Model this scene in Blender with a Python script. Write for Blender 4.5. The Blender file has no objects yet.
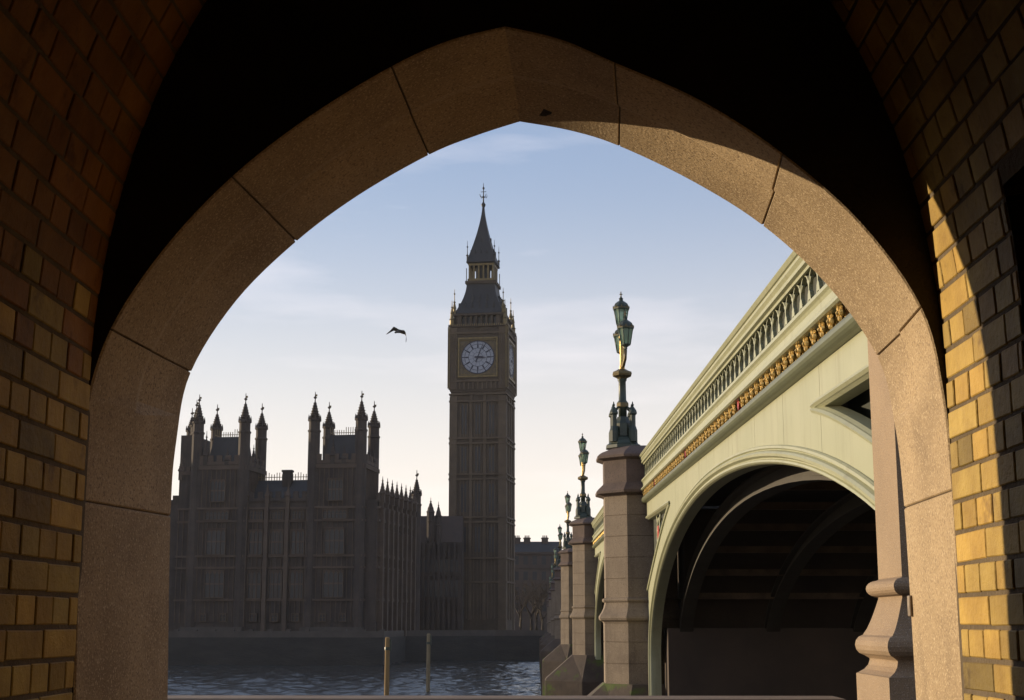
import bpy, math, random
from mathutils import Vector, Matrix
R = math.radians
random.seed(7)
scene = bpy.context.scene
col = scene.collection

# ------------------------------------------------------------------ camera
FPX = 1450.0
PITCH = math.atan(273 / FPX)
YAW = math.atan(25 / FPX * math.cos(PITCH))
cam_d = bpy.data.cameras.new("Camera")
cam_d.sensor_width = 36
cam_d.lens = 36 * FPX / 1024
cam_d.clip_start = 0.05
cam_d.clip_end = 6000
cam = bpy.data.objects.new("Camera", cam_d)
col.objects.link(cam)
cam.rotation_euler = (R(90) + PITCH, 0, YAW)
scene.camera = cam

# ------------------------------------------------------------------ light
SUN_AZ = 64.5      # degrees to the left of +Y
SUN_EL = 6.0
scene.view_settings.view_transform = 'Standard'
scene.view_settings.look = 'None'
scene.view_settings.gamma = 1
scene.view_settings.exposure = 0.62
world = bpy.data.worlds.new("World")
scene.world = world
world.use_nodes = True
wn, wl = world.node_tree.nodes, world.node_tree.links
bg = wn['Background']
sky = wn.new('ShaderNodeTexSky')
sky.sky_type = 'NISHITA'
sky.sun_disc = False
sky.sun_elevation = R(SUN_EL)
sky.sun_rotation = R(-SUN_AZ)
sky.altitude = 20
sky.air_density = 1.15
sky.dust_density = 1.5
sky.ozone_density = 3.7
# thin wisps of high cloud near the horizon
tc = wn.new('ShaderNodeTexCoord')
mp = wn.new('ShaderNodeMapping'); mp.inputs['Scale'].default_value = (1.6, 1.6, 9.0); mp.inputs['Rotation'].default_value = (0.10, 0.16, 0)
nz = wn.new('ShaderNodeTexNoise'); nz.inputs['Scale'].default_value = 2.6; nz.inputs['Detail'].default_value = 6; nz.inputs['Roughness'].default_value = .55
cr = wn.new('ShaderNodeValToRGB'); cr.color_ramp.elements[0].position = .50; cr.color_ramp.elements[1].position = .80
cr.color_ramp.elements[1].color = (.30, .30, .30, 1)
mx = wn.new('ShaderNodeMixRGB'); mx.inputs['Color2'].default_value = (6.3, 5.7, 5.7, 1)
wl.new(tc.outputs['Generated'], mp.inputs['Vector']); wl.new(mp.outputs[0], nz.inputs['Vector'])
wl.new(nz.outputs['Fac'], cr.inputs[0]); wl.new(cr.outputs[0], mx.inputs['Fac'])
# low warm haze band over the horizon
sx = wn.new('ShaderNodeSeparateXYZ'); wl.new(tc.outputs['Generated'], sx.inputs[0])
hr = wn.new('ShaderNodeValToRGB'); hr.color_ramp.interpolation = 'EASE'
e0, e1 = hr.color_ramp.elements; e0.position = 0.0; e0.color = (.88, .88, .88, 1); e1.position = .34; e1.color = (0, 0, 0, 1)
tv = wn.new('ShaderNodeMixRGB'); tv.inputs['Fac'].default_value = .48; tv.inputs['Color2'].default_value = (2.5, 2.85, 3.85, 1); wl.new(sky.outputs[0], tv.inputs['Color1'])   # thin high haze
hm = wn.new('ShaderNodeMixRGB'); hm.inputs['Color2'].default_value = (5.5, 4.85, 4.2, 1)
wl.new(sx.outputs['Z'], hr.inputs[0]); wl.new(hr.outputs[0], hm.inputs['Fac']); wl.new(tv.outputs[0], hm.inputs['Color1'])
wl.new(hm.outputs[0], mx.inputs['Color1']); wl.new(mx.outputs[0], bg.inputs['Color'])
bg.inputs['Strength'].default_value = 0.15
sd = bpy.data.lights.new("Sun", 'SUN'); sd.energy = 3.9; sd.angle = R(.5); sd.color = (1, .80, .52)
sun = bpy.data.objects.new("Sun", sd); col.objects.link(sun)
sdir = Vector((-math.sin(R(SUN_AZ)) * math.cos(R(SUN_EL)), math.cos(R(SUN_AZ)) * math.cos(R(SUN_EL)), math.sin(R(SUN_EL))))
sun.rotation_euler = sdir.to_track_quat('Z', 'Y').to_euler()

# ------------------------------------------------------------------ surveying helpers (photo pixel -> point at a known distance)
_cy, _sy, _cp, _sp = math.cos(YAW), math.sin(YAW), math.cos(PITCH), math.sin(PITCH)
_F = Vector((-_sy * _cp, _cy * _cp, _sp)); _R = Vector((_cy, _sy, 0)); _U = Vector((_sy * _sp, -_cy * _sp, _cp))
def ray(x, y): return _F + _R * ((x - 512) / FPX) + _U * ((350 - y) / FPX)
def at(x, y, Y):
    r = ray(x, y); return r * (Y / r.y)
def atX(x, y, X):
    r = ray(x, y); return r * (X / r.x)

# ------------------------------------------------------------------ mesh builder
class MB:
    def __init__(s): s.v = []; s.f = []; s.tint = []; s.smooth = []
    def add(s, vs, fs, tint=None, smooth=False, M=None):
        n = len(s.v)
        for p in vs:
            p = Vector(p)
            s.v.append(tuple(M @ p) if M else tuple(p))
            s.tint.append(tint if tint else (.5, .5, .5))
        for f in fs: s.f.append(tuple(n + i for i in f)); s.smooth.append(smooth)
        return s
    def box(s, x0, x1, y0, y1, z0, z1, tint=None, M=None):
        vs = [(x, y, z) for z in (z0, z1) for y in (y0, y1) for x in (x0, x1)]
        return s.add(vs, [(0, 2, 3, 1), (4, 5, 7, 6), (0, 1, 5, 4), (2, 6, 7, 3), (0, 4, 6, 2), (1, 3, 7, 5)], tint, M=M)
    def cbox(s, x0, x1, y0, y1, z0, z1, c=.03, tint=None, M=None):
        # box with all its edges chamfered
        vs = []; idx = {}
        X, Y, Z = (x0, x1), (y0, y1), (z0, z1)
        for i in (0, 1):
            for j in (0, 1):
                for k in (0, 1):
                    ix, iy, iz = (1 - 2 * i) * c, (1 - 2 * j) * c, (1 - 2 * k) * c
                    idx[i, j, k, 'x'] = len(vs); vs.append((X[i], Y[j] + iy, Z[k] + iz))
                    idx[i, j, k, 'y'] = len(vs); vs.append((X[i] + ix, Y[j], Z[k] + iz))
                    idx[i, j, k, 'z'] = len(vs); vs.append((X[i] + ix, Y[j] + iy, Z[k]))
        fs = []
        for i in (0, 1):
            fs.append([idx[i, a, b, 'x'] for a, b in ((0, 0), (0, 1), (1, 1), (1, 0))][:: 1 if i == 0 else -1])
            fs.append([idx[a, i, b, 'y'] for a, b in ((0, 0), (1, 0), (1, 1), (0, 1))][:: 1 if i == 0 else -1])
            fs.append([idx[a, b, i, 'z'] for a, b in ((0, 0), (0, 1), (1, 1), (1, 0))][:: 1 if i == 0 else -1])
        for j in (0, 1):
            for k in (0, 1):
                fs.append([idx[0, j, k, 'y'], idx[1, j, k, 'y'], idx[1, j, k, 'z'], idx[0, j, k, 'z']])
                fs.append([idx[j, 0, k, 'x'], idx[j, 1, k, 'x'], idx[j, 1, k, 'z'], idx[j, 0, k, 'z']])
                fs.append([idx[j, k, 0, 'x'], idx[j, k, 1, 'x'], idx[j, k, 1, 'y'], idx[j, k, 0, 'y']])
        for i in (0, 1):
            for j in (0, 1):
                for k in (0, 1): fs.append([idx[i, j, k, 'x'], idx[i, j, k, 'y'], idx[i, j, k, 'z']])
        return s.add(vs, fs, tint, M=M)
    def lathe(s, prof, n=8, cx=0, cy=0, rot=None, smooth=False, M=None, sq=1.0):
        # prof: list of (r, z) ; octagon by default, flats facing the axes
        if rot is None: rot = math.pi / n
        vs = []
        k = 1 / math.cos(math.pi / n) if n <= 8 else 1
        for r, z in prof:
            for i in range(n):
                a = rot + 2 * math.pi * i / n
                vs.append((cx + r * k * math.cos(a), cy + r * k * math.sin(a) * sq, z))
        fs = []
        for j in range(len(prof) - 1):
            for i in range(n):
                fs.append((j * n + i, j * n + (i + 1) % n, (j + 1) * n + (i + 1) % n, (j + 1) * n + i))
        fs.append(tuple(range(n))[::-1]); m = (len(prof) - 1) * n
        fs.append(tuple(m + i for i in range(n)))
        return s.add(vs, fs, smooth=smooth, M=M)
    def tube(s, pts, r, n=8, smooth=True, M=None):
        pts = [Vector(p) for p in pts]
        rs = r if isinstance(r, (list, tuple)) else [r] * len(pts)
        vs = []
        for i, p in enumerate(pts):
            d = (pts[min(i + 1, len(pts) - 1)] - pts[max(i - 1, 0)])
            if d.length < 1e-9: d = Vector((0, 0, 1))
            d.normalize()
            a = d.cross(Vector((0, 0, 1)));
            if a.length < .05: a = d.cross(Vector((0, 1, 0)))
            a.normalize(); b = a.cross(d)
            for k in range(n):
                t = 2 * math.pi * k / n
                vs.append(p + (a * math.cos(t) + b * math.sin(t)) * rs[i])
        fs = []
        for j in range(len(pts) - 1):
            for i in range(n): fs.append((j * n + i, (j + 1) * n + i, (j + 1) * n + (i + 1) % n, j * n + (i + 1) % n))
        fs.append(tuple(range(n))); m = (len(pts) - 1) * n
        fs.append(tuple(m + i for i in range(n))[::-1])
        return s.add(vs, fs, smooth=smooth, M=M)
    def sweep(s, path, sect, closed=True, smooth=False, cap=True):
        # path: list of frames (origin, a, b); sect: list of (p, q) -> origin + a p + b q
        n = len(sect); vs = []
        for o, a, b in path:
            for p, q in sect: vs.append(Vector(o) + Vector(a) * p + Vector(b) * q)
        fs = []
        for j in range(len(path) - 1):
            for i in range(n if closed else n - 1):
                fs.append((j * n + i, j * n + (i + 1) % n, (j + 1) * n + (i + 1) % n, (j + 1) * n + i))
        if closed and cap:
            fs.append(tuple(range(n))[::-1]); m = (len(path) - 1) * n
            fs.append(tuple(m + i for i in range(n)))
        return s.add(vs, fs, smooth=smooth)
    def prism(s, poly, x0, x1, M=None):
        # polygon in (y, z), extruded along x
        n = len(poly)
        vs = [(x0, a, b) for a, b in poly] + [(x1, a, b) for a, b in poly]
        fs = [tuple(range(n)), tuple(range(n, 2 * n))[::-1]] + [(i, n + i, n + (i + 1) % n, (i + 1) % n) for i in range(n)]
        return s.add(vs, fs, M=M)
    def build(s, name, mat, parent=None, loc=None):
        me = bpy.data.meshes.new(name)
        me.from_pydata(s.v, [], s.f); me.update()
        at_ = me.color_attributes.new('tint', 'FLOAT_COLOR', 'POINT')
        for i, t in enumerate(s.tint): at_.data[i].color = (t[0], t[1], t[2], 1)
        me.polygons.foreach_set('use_smooth', s.smooth)
        import bmesh
        bm = bmesh.new(); bm.from_mesh(me); bmesh.ops.recalc_face_normals(bm, faces=bm.faces); bm.to_mesh(me); bm.free()
        me.materials.append(mat)
        o = bpy.data.objects.new(name, me); col.objects.link(o)
        if parent: o.parent = parent
        if loc: o.location = loc
        return o
def tag(o, label=None, cat=None, group=None, kind=None):
    if label: o['label'] = label
    if cat: o['category'] = cat
    if group: o['group'] = group
    if kind: o['kind'] = kind
    return o
def empty(name, loc=(0, 0, 0), rz=0):
    o = bpy.data.objects.new(name, None); col.objects.link(o)
    o.location = loc; o.rotation_euler = (0, 0, rz); o.empty_display_size = .3
    return o
def children(o): return [c for c in list(bpy.data.objects) if c.parent == o]
def copy_tree(o, parent=None):
    c = o.copy(); col.objects.link(c); c.parent = parent
    for ch in children(o): copy_tree(ch, c)
    return c

# ------------------------------------------------------------------ materials
def mat(name, c1, c2=None, scale=4, rough=.8, bump=.0, bscale=None, metal=0, speck=None, tint=False, stain=None, spec=.4, detail=5, stretch=(1, 1, 1), bdist=.02, streak=None):
    m = bpy.data.materials.new(name); m.use_nodes = True
    n, l = m.node_tree.nodes, m.node_tree.links
    b = n['Principled BSDF']; b.inputs['Roughness'].default_value = rough; b.inputs['Metallic'].default_value = metal
    b.inputs['Specular IOR Level'].default_value = spec
    tc = n.new('ShaderNodeTexCoord'); mp = n.new('ShaderNodeMapping'); mp.inputs['Scale'].default_value = stretch
    l.new(tc.outputs['Object'], mp.inputs['Vector'])
    def noise(sc, det=detail, ro=.6):
        t = n.new('ShaderNodeTexNoise'); t.inputs['Scale'].default_value = sc; t.inputs['Detail'].default_value = det; t.inputs['Roughness'].default_value = ro
        l.new(mp.outputs[0], t.inputs['Vector']); return t
    def mix(f, a, bb, mode='MIX'):
        x = n.new('ShaderNodeMixRGB'); x.blend_type = mode
        for k, v in ((0, f), (1, a), (2, bb)):
            if isinstance(v, (int, float)): x.inputs[k].default_value = v
            elif isinstance(v, tuple): x.inputs[k].default_value = (*v, 1)
            else: l.new(v, x.inputs[k])
        return x.outputs[0]
    def ramp(src, a, bb):
        r = n.new('ShaderNodeMapRange'); r.inputs[1].default_value = a; r.inputs[2].default_value = bb
        l.new(src, r.inputs[0]); return r.outputs[0]
    c = mix(ramp(noise(scale).outputs['Fac'], .3, .7), c1, c2 or c1)
    if stain:
        c = mix(ramp(noise(stain[1], 4, .7).outputs['Fac'], stain[2], stain[3]), c, stain[0])
    if streak:
        m2 = n.new('ShaderNodeMapping'); m2.inputs['Scale'].default_value = (streak[1], streak[1], streak[1] * .06); l.new(tc.outputs['Object'], m2.inputs['Vector'])
        t2 = n.new('ShaderNodeTexNoise'); t2.inputs['Scale'].default_value = 1; t2.inputs['Detail'].default_value = 6; t2.inputs['Roughness'].default_value = .7; l.new(m2.outputs[0], t2.inputs['Vector'])
        c = mix(ramp(t2.outputs['Fac'], streak[2], streak[3]), c, streak[0])
    if tint:
        a = n.new('ShaderNodeAttribute'); a.attribute_name = 'tint'
        x = n.new('ShaderNodeVectorMath'); x.operation = 'SCALE'; x.inputs['Scale'].default_value = 2.0
        l.new(a.outputs['Color'], x.inputs[0]); c = mix(1.0, c, x.outputs[0], 'MULTIPLY')
    if speck:
        v = n.new('ShaderNodeTexNoise'); v.inputs['Scale'].default_value = speck[1]; v.inputs['Detail'].default_value = 2
        l.new(mp.outputs[0], v.inputs['Vector'])
        c = mix(ramp(v.outputs['Fac'], speck[2], speck[2] + .06), c, speck[0])
        if len(speck) > 3:
            v2 = n.new('ShaderNodeTexNoise'); v2.inputs['Scale'].default_value = speck[1] * 1.3; v2.inputs['Detail'].default_value = 2
            l.new(mp.outputs[0], v2.inputs['Vector'])
            c = mix(ramp(v2.outputs['Fac'], speck[2] + .02, speck[2] + .1), c, speck[3])
    l.new(c, b.inputs['Base Color'])
    if bump:
        bp = n.new('ShaderNodeBump'); bp.inputs['Strength'].default_value = bump; bp.inputs['Distance'].default_value = bdist
        l.new(noise(bscale or scale * 6, 6, .65).outputs['Fac'], bp.inputs['Height']); l.new(bp.outputs[0], b.inputs['Normal'])
    return m
M = {}
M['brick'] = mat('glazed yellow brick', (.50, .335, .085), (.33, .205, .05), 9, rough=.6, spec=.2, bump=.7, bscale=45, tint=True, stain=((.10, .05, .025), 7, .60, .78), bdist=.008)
M['mortar'] = mat('old mortar', (.11, .08, .05), (.16, .12, .08), 8, rough=.95, bump=.6, bscale=60)
M['granite'] = mat('arch granite', (.46, .335, .20), (.33, .235, .135), 3.5, rough=.72, bump=.45, bscale=120, speck=((.24, .165, .095), 140, .55, (.52, .40, .26)), stain=((.15, .095, .05), 2.6, .50, .85), tint=True, bdist=.006)
M['dark_stone'] = mat('near-black stone', (.055, .04, .03), (.02, .015, .012), 2.5, rough=.9, bump=.4, bscale=60)
M['pier'] = mat('bridge granite', (.23, .175, .125), (.16, .12, .085), 1.3, rough=.8, bump=.4, bscale=14, speck=((.12, .09, .065), 40, .58, (.26, .20, .15)), stain=((.12, .085, .06), .9, .52, .8), bdist=.01, streak=((.09, .065, .045), 3, .5, .8))
M['pier_near'] = mat('abutment granite', (.30, .205, .12), (.225, .152, .088), 2, rough=.75, bump=.4, bscale=90, speck=((.19, .135, .09), 120, .56, (.38, .29, .21)), bdist=.004)
M['cap'] = mat('weathered cap granite', (.13, .09, .075), (.085, .058, .048), 2, rough=.85, bump=.5, bscale=16, speck=((.05, .035, .03), 30, .6), bdist=.01)
M['plinth'] = mat('river stained granite', (.085, .058, .040), (.05, .034, .025), 1.2, rough=.8, bump=.6, bscale=8, stain=((.07, .095, .012), .8, .56, .66), bdist=.03)
M['paint'] = mat('pale green bridge paint', (.345, .345, .225), (.30, .305, .19), 1.1, rough=.42, bump=.12, bscale=9, stain=((.24, .22, .13), 2.2, .62, .9), bdist=.006, streak=((.20, .18, .10), 5, .54, .88))
M['paint_dark'] = mat('deep green bridge paint', (.022, .028, .018), (.014, .018, .012), 3, rough=.5)
M['roll'] = mat('mid green bridge paint', (.13, .14, .08), (.10, .105, .06), 3, rough=.4)
M['gold'] = mat('gilding', (.75, .52, .18), (.50, .32, .09), 9, rough=.38, metal=.6, bump=.4, bscale=30)
M['gold_dull'] = mat('weathered gilding', (.20, .145, .06), (.11, .085, .045), 2, rough=.5, metal=.5)
M['red'] = mat('red shield enamel', (.40, .04, .03), rough=.4)
M['rib'] = mat('painted iron ribs', (.045, .037, .026), (.028, .022, .017), 1.2, rough=.7, stain=((.03, .018, .012), 1.6, .52, .75))
M['girder'] = mat('rusting girders', (.17, .115, .07), (.08, .055, .04), 3, rough=.85)
M['under'] = mat('sooted deck ironwork', (.05, .042, .034), (.022, .018, .015), 1, rough=.9)
M['lamp'] = mat('dark green cast iron', (.035, .05, .035), (.02, .03, .022), 5, rough=.45, spec=.5)
M['lampgreen'] = mat('lantern green iron', (.06, .085, .055), (.04, .055, .04), 5, rough=.4)
M['palace'] = mat('sooted limestone', (.075, .056, .045), (.045, .034, .029), .35, rough=.9, bump=.6, bscale=2.5, stain=((.034, .027, .024), .15, .5, .75), bdist=.15, streak=((.028, .022, .02), .9, .45, .75))
M['tower'] = mat('tower limestone', (.085, .062, .042), (.055, .04, .029), .3, rough=.9, bump=.6, bscale=2.2, bdist=.15)
M['palace_trim'] = mat('carved limestone', (.108, .076, .055), (.07, .050, .038), .35, rough=.9, bump=.6, bscale=2.5, bdist=.15)
M['tower_trim'] = mat('tower carved stone', (.125, .090, .058), (.08, .058, .04), .35, rough=.9, bump=.6, bscale=2.5, bdist=.15)
M['slate'] = mat('cast iron roof plates', (.032, .031, .033), (.02, .02, .022), .8, rough=.6, stretch=(1, 1, .2))
M['window'] = mat('leaded glass', (.030, .030, .034), (.018, .018, .022), .8, rough=.32, spec=.35)
M['dial'] = mat('opal dial glass', (.31, .33, .38), (.26, .28, .33), 1, rough=.4)
M['ink'] = mat('dial ironwork', (.02, .022, .045), rough=.5)
M['wall'] = mat('embankment granite', (.036, .032, .028), (.018, .017, .016), .25, rough=.8, bump=.6, bscale=1.4, stretch=(1, 1, 3), bdist=.1)
M['terrace'] = mat('terrace stone', (.085, .07, .058), (.055, .046, .04), .4, rough=.85)
M['ground'] = mat('paving', (.11, .10, .09), (.08, .07, .06), 1, rough=.9, bump=.4)
M['parapet'] = mat('river wall coping', (.24, .17, .12), (.16, .11, .08), 3, rough=.85, bump=.5, bscale=30, bdist=.01)
M['post'] = mat('weathered timber', (.30, .19, .07), (.17, .10, .04), 2.5, rough=.85, bump=.6, bscale=10, stretch=(3, 3, .3), bdist=.03)
M['post_dark'] = mat('wet timber', (.26, .20, .11), (.16, .12, .07), 2.5, rough=.7, bump=.6, bscale=10, stretch=(3, 3, .3), bdist=.03)
M['brickfar'] = mat('distant brown stone', (.09, .065, .05), (.065, .048, .04), .3, rough=.9, bump=.4, bscale=2)
M['bark'] = mat('bark', (.05, .036, .025), (.03, .023, .017), 2, rough=.9)
M['twig'] = mat('bare twigs', (.055, .038, .026), (.035, .025, .018), .6, rough=.9)
M['gull'] = mat('gull plumage', (.10, .09, .08), (.05, .045, .04), 3, rough=.8)
def glassmat():
    m = bpy.data.materials.new('green lantern glass'); m.use_nodes = True
    b = m.node_tree.nodes['Principled BSDF']
    b.inputs['Base Color'].default_value = (.42, .55, .40, 1); b.inputs['Roughness'].default_value = .25
    b.inputs['Transmission Weight'].default_value = .55; b.inputs['IOR'].default_value = 1.1
    return m
M['glass'] = glassmat()
def watermat():
    m = bpy.data.materials.new('river water'); m.use_nodes = True
    n, l = m.node_tree.nodes, m.node_tree.links; b = n['Principled BSDF']
    b.inputs['Base Color'].default_value = (.040, .040, .037, 1); b.inputs['Roughness'].default_value = .16; b.inputs['IOR'].default_value = 1.33
    tc = n.new('ShaderNodeTexCoord')
    prev = None
    for sc, st, dist, dt in (((2.2, 2.8, 1), .8, .10, 4),):
        mp = n.new('ShaderNodeMapping'); mp.inputs['Scale'].default_value = sc
        t = n.new('ShaderNodeTexNoise'); t.inputs['Scale'].default_value = 1; t.inputs['Detail'].default_value = dt
        l.new(tc.outputs['Object'], mp.inputs[0]); l.new(mp.outputs[0], t.inputs['Vector'])
        bp = n.new('ShaderNodeBump'); bp.inputs['Strength'].default_value = st; bp.inputs['Distance'].default_value = dist
        l.new(t.outputs['Fac'], bp.inputs['Height'])
        if prev: l.new(prev.outputs[0], bp.inputs['Normal'])
        prev = bp
    l.new(prev.outputs[0], b.inputs['Normal'])
    return m
M['water'] = watermat()

# ------------------------------------------------------------------ setting
WZ = -7.1          # river level; the eye is at z = 0
FLOOR = -1.55
GZ = -2.4          # far bank
g = MB(); g.box(-3000, 3000, -300, 3500, -12.5, -12); tag(g.build('river_bed', M['ground']), kind='structure')
from mathutils import noise as mnoise
g = MB(); nx_, ny_ = 400, 420; gx0, gx1, gy0, gy1 = -150, 30, 90, 292
vs = []
for j in range(ny_ + 1):
    Y = gy0 + (gy1 - gy0) * j / ny_
    for i in range(nx_ + 1):
        X = gx0 + (gx1 - gx0) * i / nx_
        h = .32 * mnoise.noise((X * .22, Y * .30, 0)) + .26 * mnoise.noise((X * .5 + 7, Y * .75, 3)) + .13 * mnoise.noise((X * 1.1, Y * 1.3, 9))
        vs.append((X, Y, WZ + h))
g.add(vs, [(j * (nx_ + 1) + i, j * (nx_ + 1) + i + 1, (j + 1) * (nx_ + 1) + i + 1, (j + 1) * (nx_ + 1) + i) for j in range(ny_) for i in range(nx_)], smooth=True)
W0 = WZ - .02
for a, b, c, d in ((-1500, gx0, 9.2, 300), (gx1, 1500, 9.2, 300), (gx0, gx1, 9.2, gy0)):
    g.add([(a, c, W0), (b, c, W0), (b, d, W0), (a, d, W0)], [(0, 1, 2, 3)])
tag(g.build('river', M['water']), kind='structure')
g = MB(); g.box(-1500, 1500, 290, 3400, -11, GZ); tag(g.build('far_bank', M['ground']), kind='structure')
g = MB(); g.box(-60, 60, -60, 9.0, -11.5, FLOOR); tag(g.build('pavement', M['ground']), kind='structure')

# ------------------------------------------------------------------ the stone arch round the view
NEAR, FAR = 3.2, 3.75
OUT = [(80,500),(87,410),(112,330),(165,250),(233,178),(310,118),(392,68),(450,42),(505,28),(560,41),(614,64),(700,102),(782,155),(860,224),(920,308),(942,392),(952,490)]
INN = [(173,516),(179,440),(193,373),(238,302),(298,243),(360,197),(430,157),(477,138),(520,124),(571,133),(619,148),(692,183),(762,227),(826,286),(876,357),(893,422),(903,508)]
def crom(P, n=6):
    out = []
    for i in range(len(P) - 1):
        a = P[max(i - 1, 0)]; b = P[i]; c = P[i + 1]; d = P[min(i + 2, len(P) - 1)]
        for k in range(n):
            t = k / n
            out.append(((-a + 3 * b - 3 * c + d) * t ** 3 + (2 * a - 5 * b + 4 * c - d) * t ** 2 + (c - a) * t + 2 * b) / 2)
    out.append(P[-1].copy()); return out
NS = 6
def outline(px, Y, bot):
    pts = [at(x, y, Y) for x, y in px]
    bl, br = at(bot[0], 700, Y), at(bot[1], 700, Y)
    L = [Vector((bl.x, Y, FLOOR)), Vector((bl.x, Y, bl.z))] ; Rr = [Vector((br.x, Y, br.z)), Vector((br.x, Y, FLOOR))]
    left = crom([bl] + pts[:9], NS); right = crom(pts[8:] + [br], NS)
    return [L[0]] + left + right[1:] + [Rr[1]]
near = outline(OUT, NEAR, (75, 966)); far = outline(INN, FAR, (170, 915))
NP = len(near)
# outline indices of the joints
def ji(k): return 1 + NS * (k + 1) if k <= 8 else 1 + NS * (k + 1)
joints = [0, ji(0), ji(2), ji(4), ji(6), ji(10), ji(12), ji(14), ji(16), NP - 1]
cen = Vector((-.02, 0, .2))
def outward(i):
    a = near[max(i - 1, 0)]; b = near[min(i + 1, NP - 1)]
    d = (b - a); d.y = 0; d.normalize(); return Vector((-d.z, 0, d.x))
arch = empty('stone_arch', (0, NEAR, FLOOR))
tag(arch, 'pointed arch of pale granite blocks framing the whole view, sunlit on its right side', 'stone archway')
for j in range(len(joints) - 1):
    a, b = joints[j], joints[j + 1]
    mb = MB(); path = []
    seq = []
    gap = .0016
    for i in range(a, b + 1):
        n_, f_ = near[i].copy(), far[i].copy()
        if i == a and j > 0: t = near[i + 1] - near[i]; L = t.length; n_ += t * (gap / L); t = far[i + 1] - far[i]; f_ += t * (gap / t.length)
        if i == b and j < len(joints) - 2: t = near[i - 1] - near[i]; n_ += t * (gap / t.length); t = far[i - 1] - far[i]; f_ += t * (gap / t.length)
        seq.append((i, n_, f_))
    sec = []
    for i, n_, f_ in seq:
        o = outward(i); u = i / (NP - 1)
        h = .016 if 14 < i < NP - 14 else 0.0
        c = .007
        m1 = n_.lerp(f_, .46) + o * h * .2; m2 = n_.lerp(f_, .54) + o * h
        e1 = n_.lerp(f_, .97)
        nb = n_ + o * .16 + Vector((0, .0, 0)); ff = f_ + o * .36
        q = [n_ + o * .004, n_.lerp(f_, .008), m1, m2, e1, f_ + Vector((0, .008, 0)) + o * .01, Vector((ff.x, FAR + .012, ff.z)), nb + Vector((0, .02, 0))]
        if i in (seq[0][0], seq[-1][0]) :
            q = [p.copy() for p in q]
        sec.append(q)
    # round the arris at both joints
    def shrink(q, i, k): return [p + outward(i) * k for p in q[:6]] + q[6:]
    s0 = shrink(sec[0], seq[0][0], .003); s1 = shrink(sec[-1], seq[-1][0], .003)
    t0 = [p.lerp(r_, .06) for p, r_ in zip(sec[0], sec[1])]; t1 = [p.lerp(r_, .06) for p, r_ in zip(sec[-1], sec[-2])]
    sec = [s0, t0] + sec[1:-1] + [t1, s1]
    vs = [p for q in sec for p in q]; m = 8
    fs = [(k * m + i, k * m + (i + 1) % m, (k + 1) * m + (i + 1) % m, (k + 1) * m + i) for k in range(len(sec) - 1) for i in range(m)]
    fs += [tuple(range(m))[::-1], tuple((len(sec) - 1) * m + i for i in range(m))]
    tg = random.Random(j * 5 + 1).uniform(.43, .54)
    mb.add([Vector(p) - Vector(arch.location) for p in vs], fs, tint=(tg, tg * .99, tg * .97))
    o = mb.build('jamb_stone' if j in (0, len(joints) - 2) else ('crown_stone' if j == 4 else 'voussoir'), M['granite'], arch)
# mortar filling the joints
mb = MB(); sec = []
for i in range(NP):
    o = outward(i); n_, f_ = near[i], far[i]; h = .016 if 14 < i < NP - 14 else 0.0
    sec.append([n_.lerp(f_, .03) + o * .006, n_.lerp(f_, .5) + o * (.006 + h), n_.lerp(f_, .97) + o * .006, n_.lerp(f_, .97) + o * .14, n_.lerp(f_, .05) + o * .14])
m = 5
mb.add([Vector(p) - Vector(arch.location) for q in sec for p in q], [(k * m + i, k * m + (i + 1) % m, (k + 1) * m + (i + 1) % m, (k + 1) * m + i) for k in range(len(sec) - 1) for i in range(m)])
mb.build('joint_mortar', M['mortar'], arch)
# a chipped hollow close to the crown
pc = at(541, 111, 3.66); mb = MB(); Tc = Matrix.Translation(Vector((pc.x, 3.66, pc.z)) - Vector(arch.location)) @ Matrix.Rotation(R(14), 4, 'Y') @ Matrix.Rotation(R(-8), 4, 'X')
mb.add([(.028 * math.cos(2 * math.pi * k / 14) * (1 + .25 * math.sin(5 * k)), .022 * math.sin(2 * math.pi * k / 14), (0.0 if q else -.003)) for q in (0, 1) for k in range(14)], [(k, (k + 1) % 14, 14 + (k + 1) % 14, 14 + k) for k in range(14)] + [tuple(range(14)), tuple(range(14, 28))], M=Tc)
mb.build('chipped_hollow', M['dark_stone'], arch)
# little worn hole beside the crown and an iron cramp low in the right jamb
p = at(911, 606, 3.73)
mb = MB(); mb.cbox(-.005, .010, -.012, .012, -.026, .026, .002)
mb.build('iron_cramp', mat('rusted iron', (.30, .25, .21), (.16, .12, .09), 30, rough=.6, metal=.4), arch, (Vector((p.x - .004, 3.72, p.z)) - Vector(arch.location)))

# wall that carries the arch: inner face and outer face in near-black stone, with real thickness
def wall_face(mb, out_pts, Y, X0, X1, Z1):
    c = Vector((-.03, Y, .1)); vs = []; n = len(out_pts)
    for p in out_pts:
        d = Vector((p.x - c.x, 0, p.z - c.z))
        if p.z <= .12: q = Vector((X0 if p.x < c.x else X1, Y, p.z))
        else:
            k = min((X1 - c.x) / d.x if d.x > 1e-6 else 1e9, (X0 - c.x) / d.x if d.x < -1e-6 else 1e9, (Z1 - c.z) / d.z if d.z > 1e-6 else 1e9)
            q = c + d * k; q.y = Y
        vs += [Vector((p.x, Y, p.z)), q]
    base = len(mb.v)
    mb.add(vs, [(2 * i, 2 * i + 1, 2 * i + 3, 2 * i + 2) for i in range(n - 1)])
    return base, vs
mb = MB()
inner = [near[i] + outward(i) * .0035 for i in range(NP)]
outer = [Vector((far[i].x, FAR, far[i].z)) + outward(i) * .35 for i in range(NP)]
b0, v0 = wall_face(mb, inner, NEAR - .0015, -5, 2.9, 4.2)
b1, v1 = wall_face(mb, outer, FAR + .02, -5, 2.9, 4.2)
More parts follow.
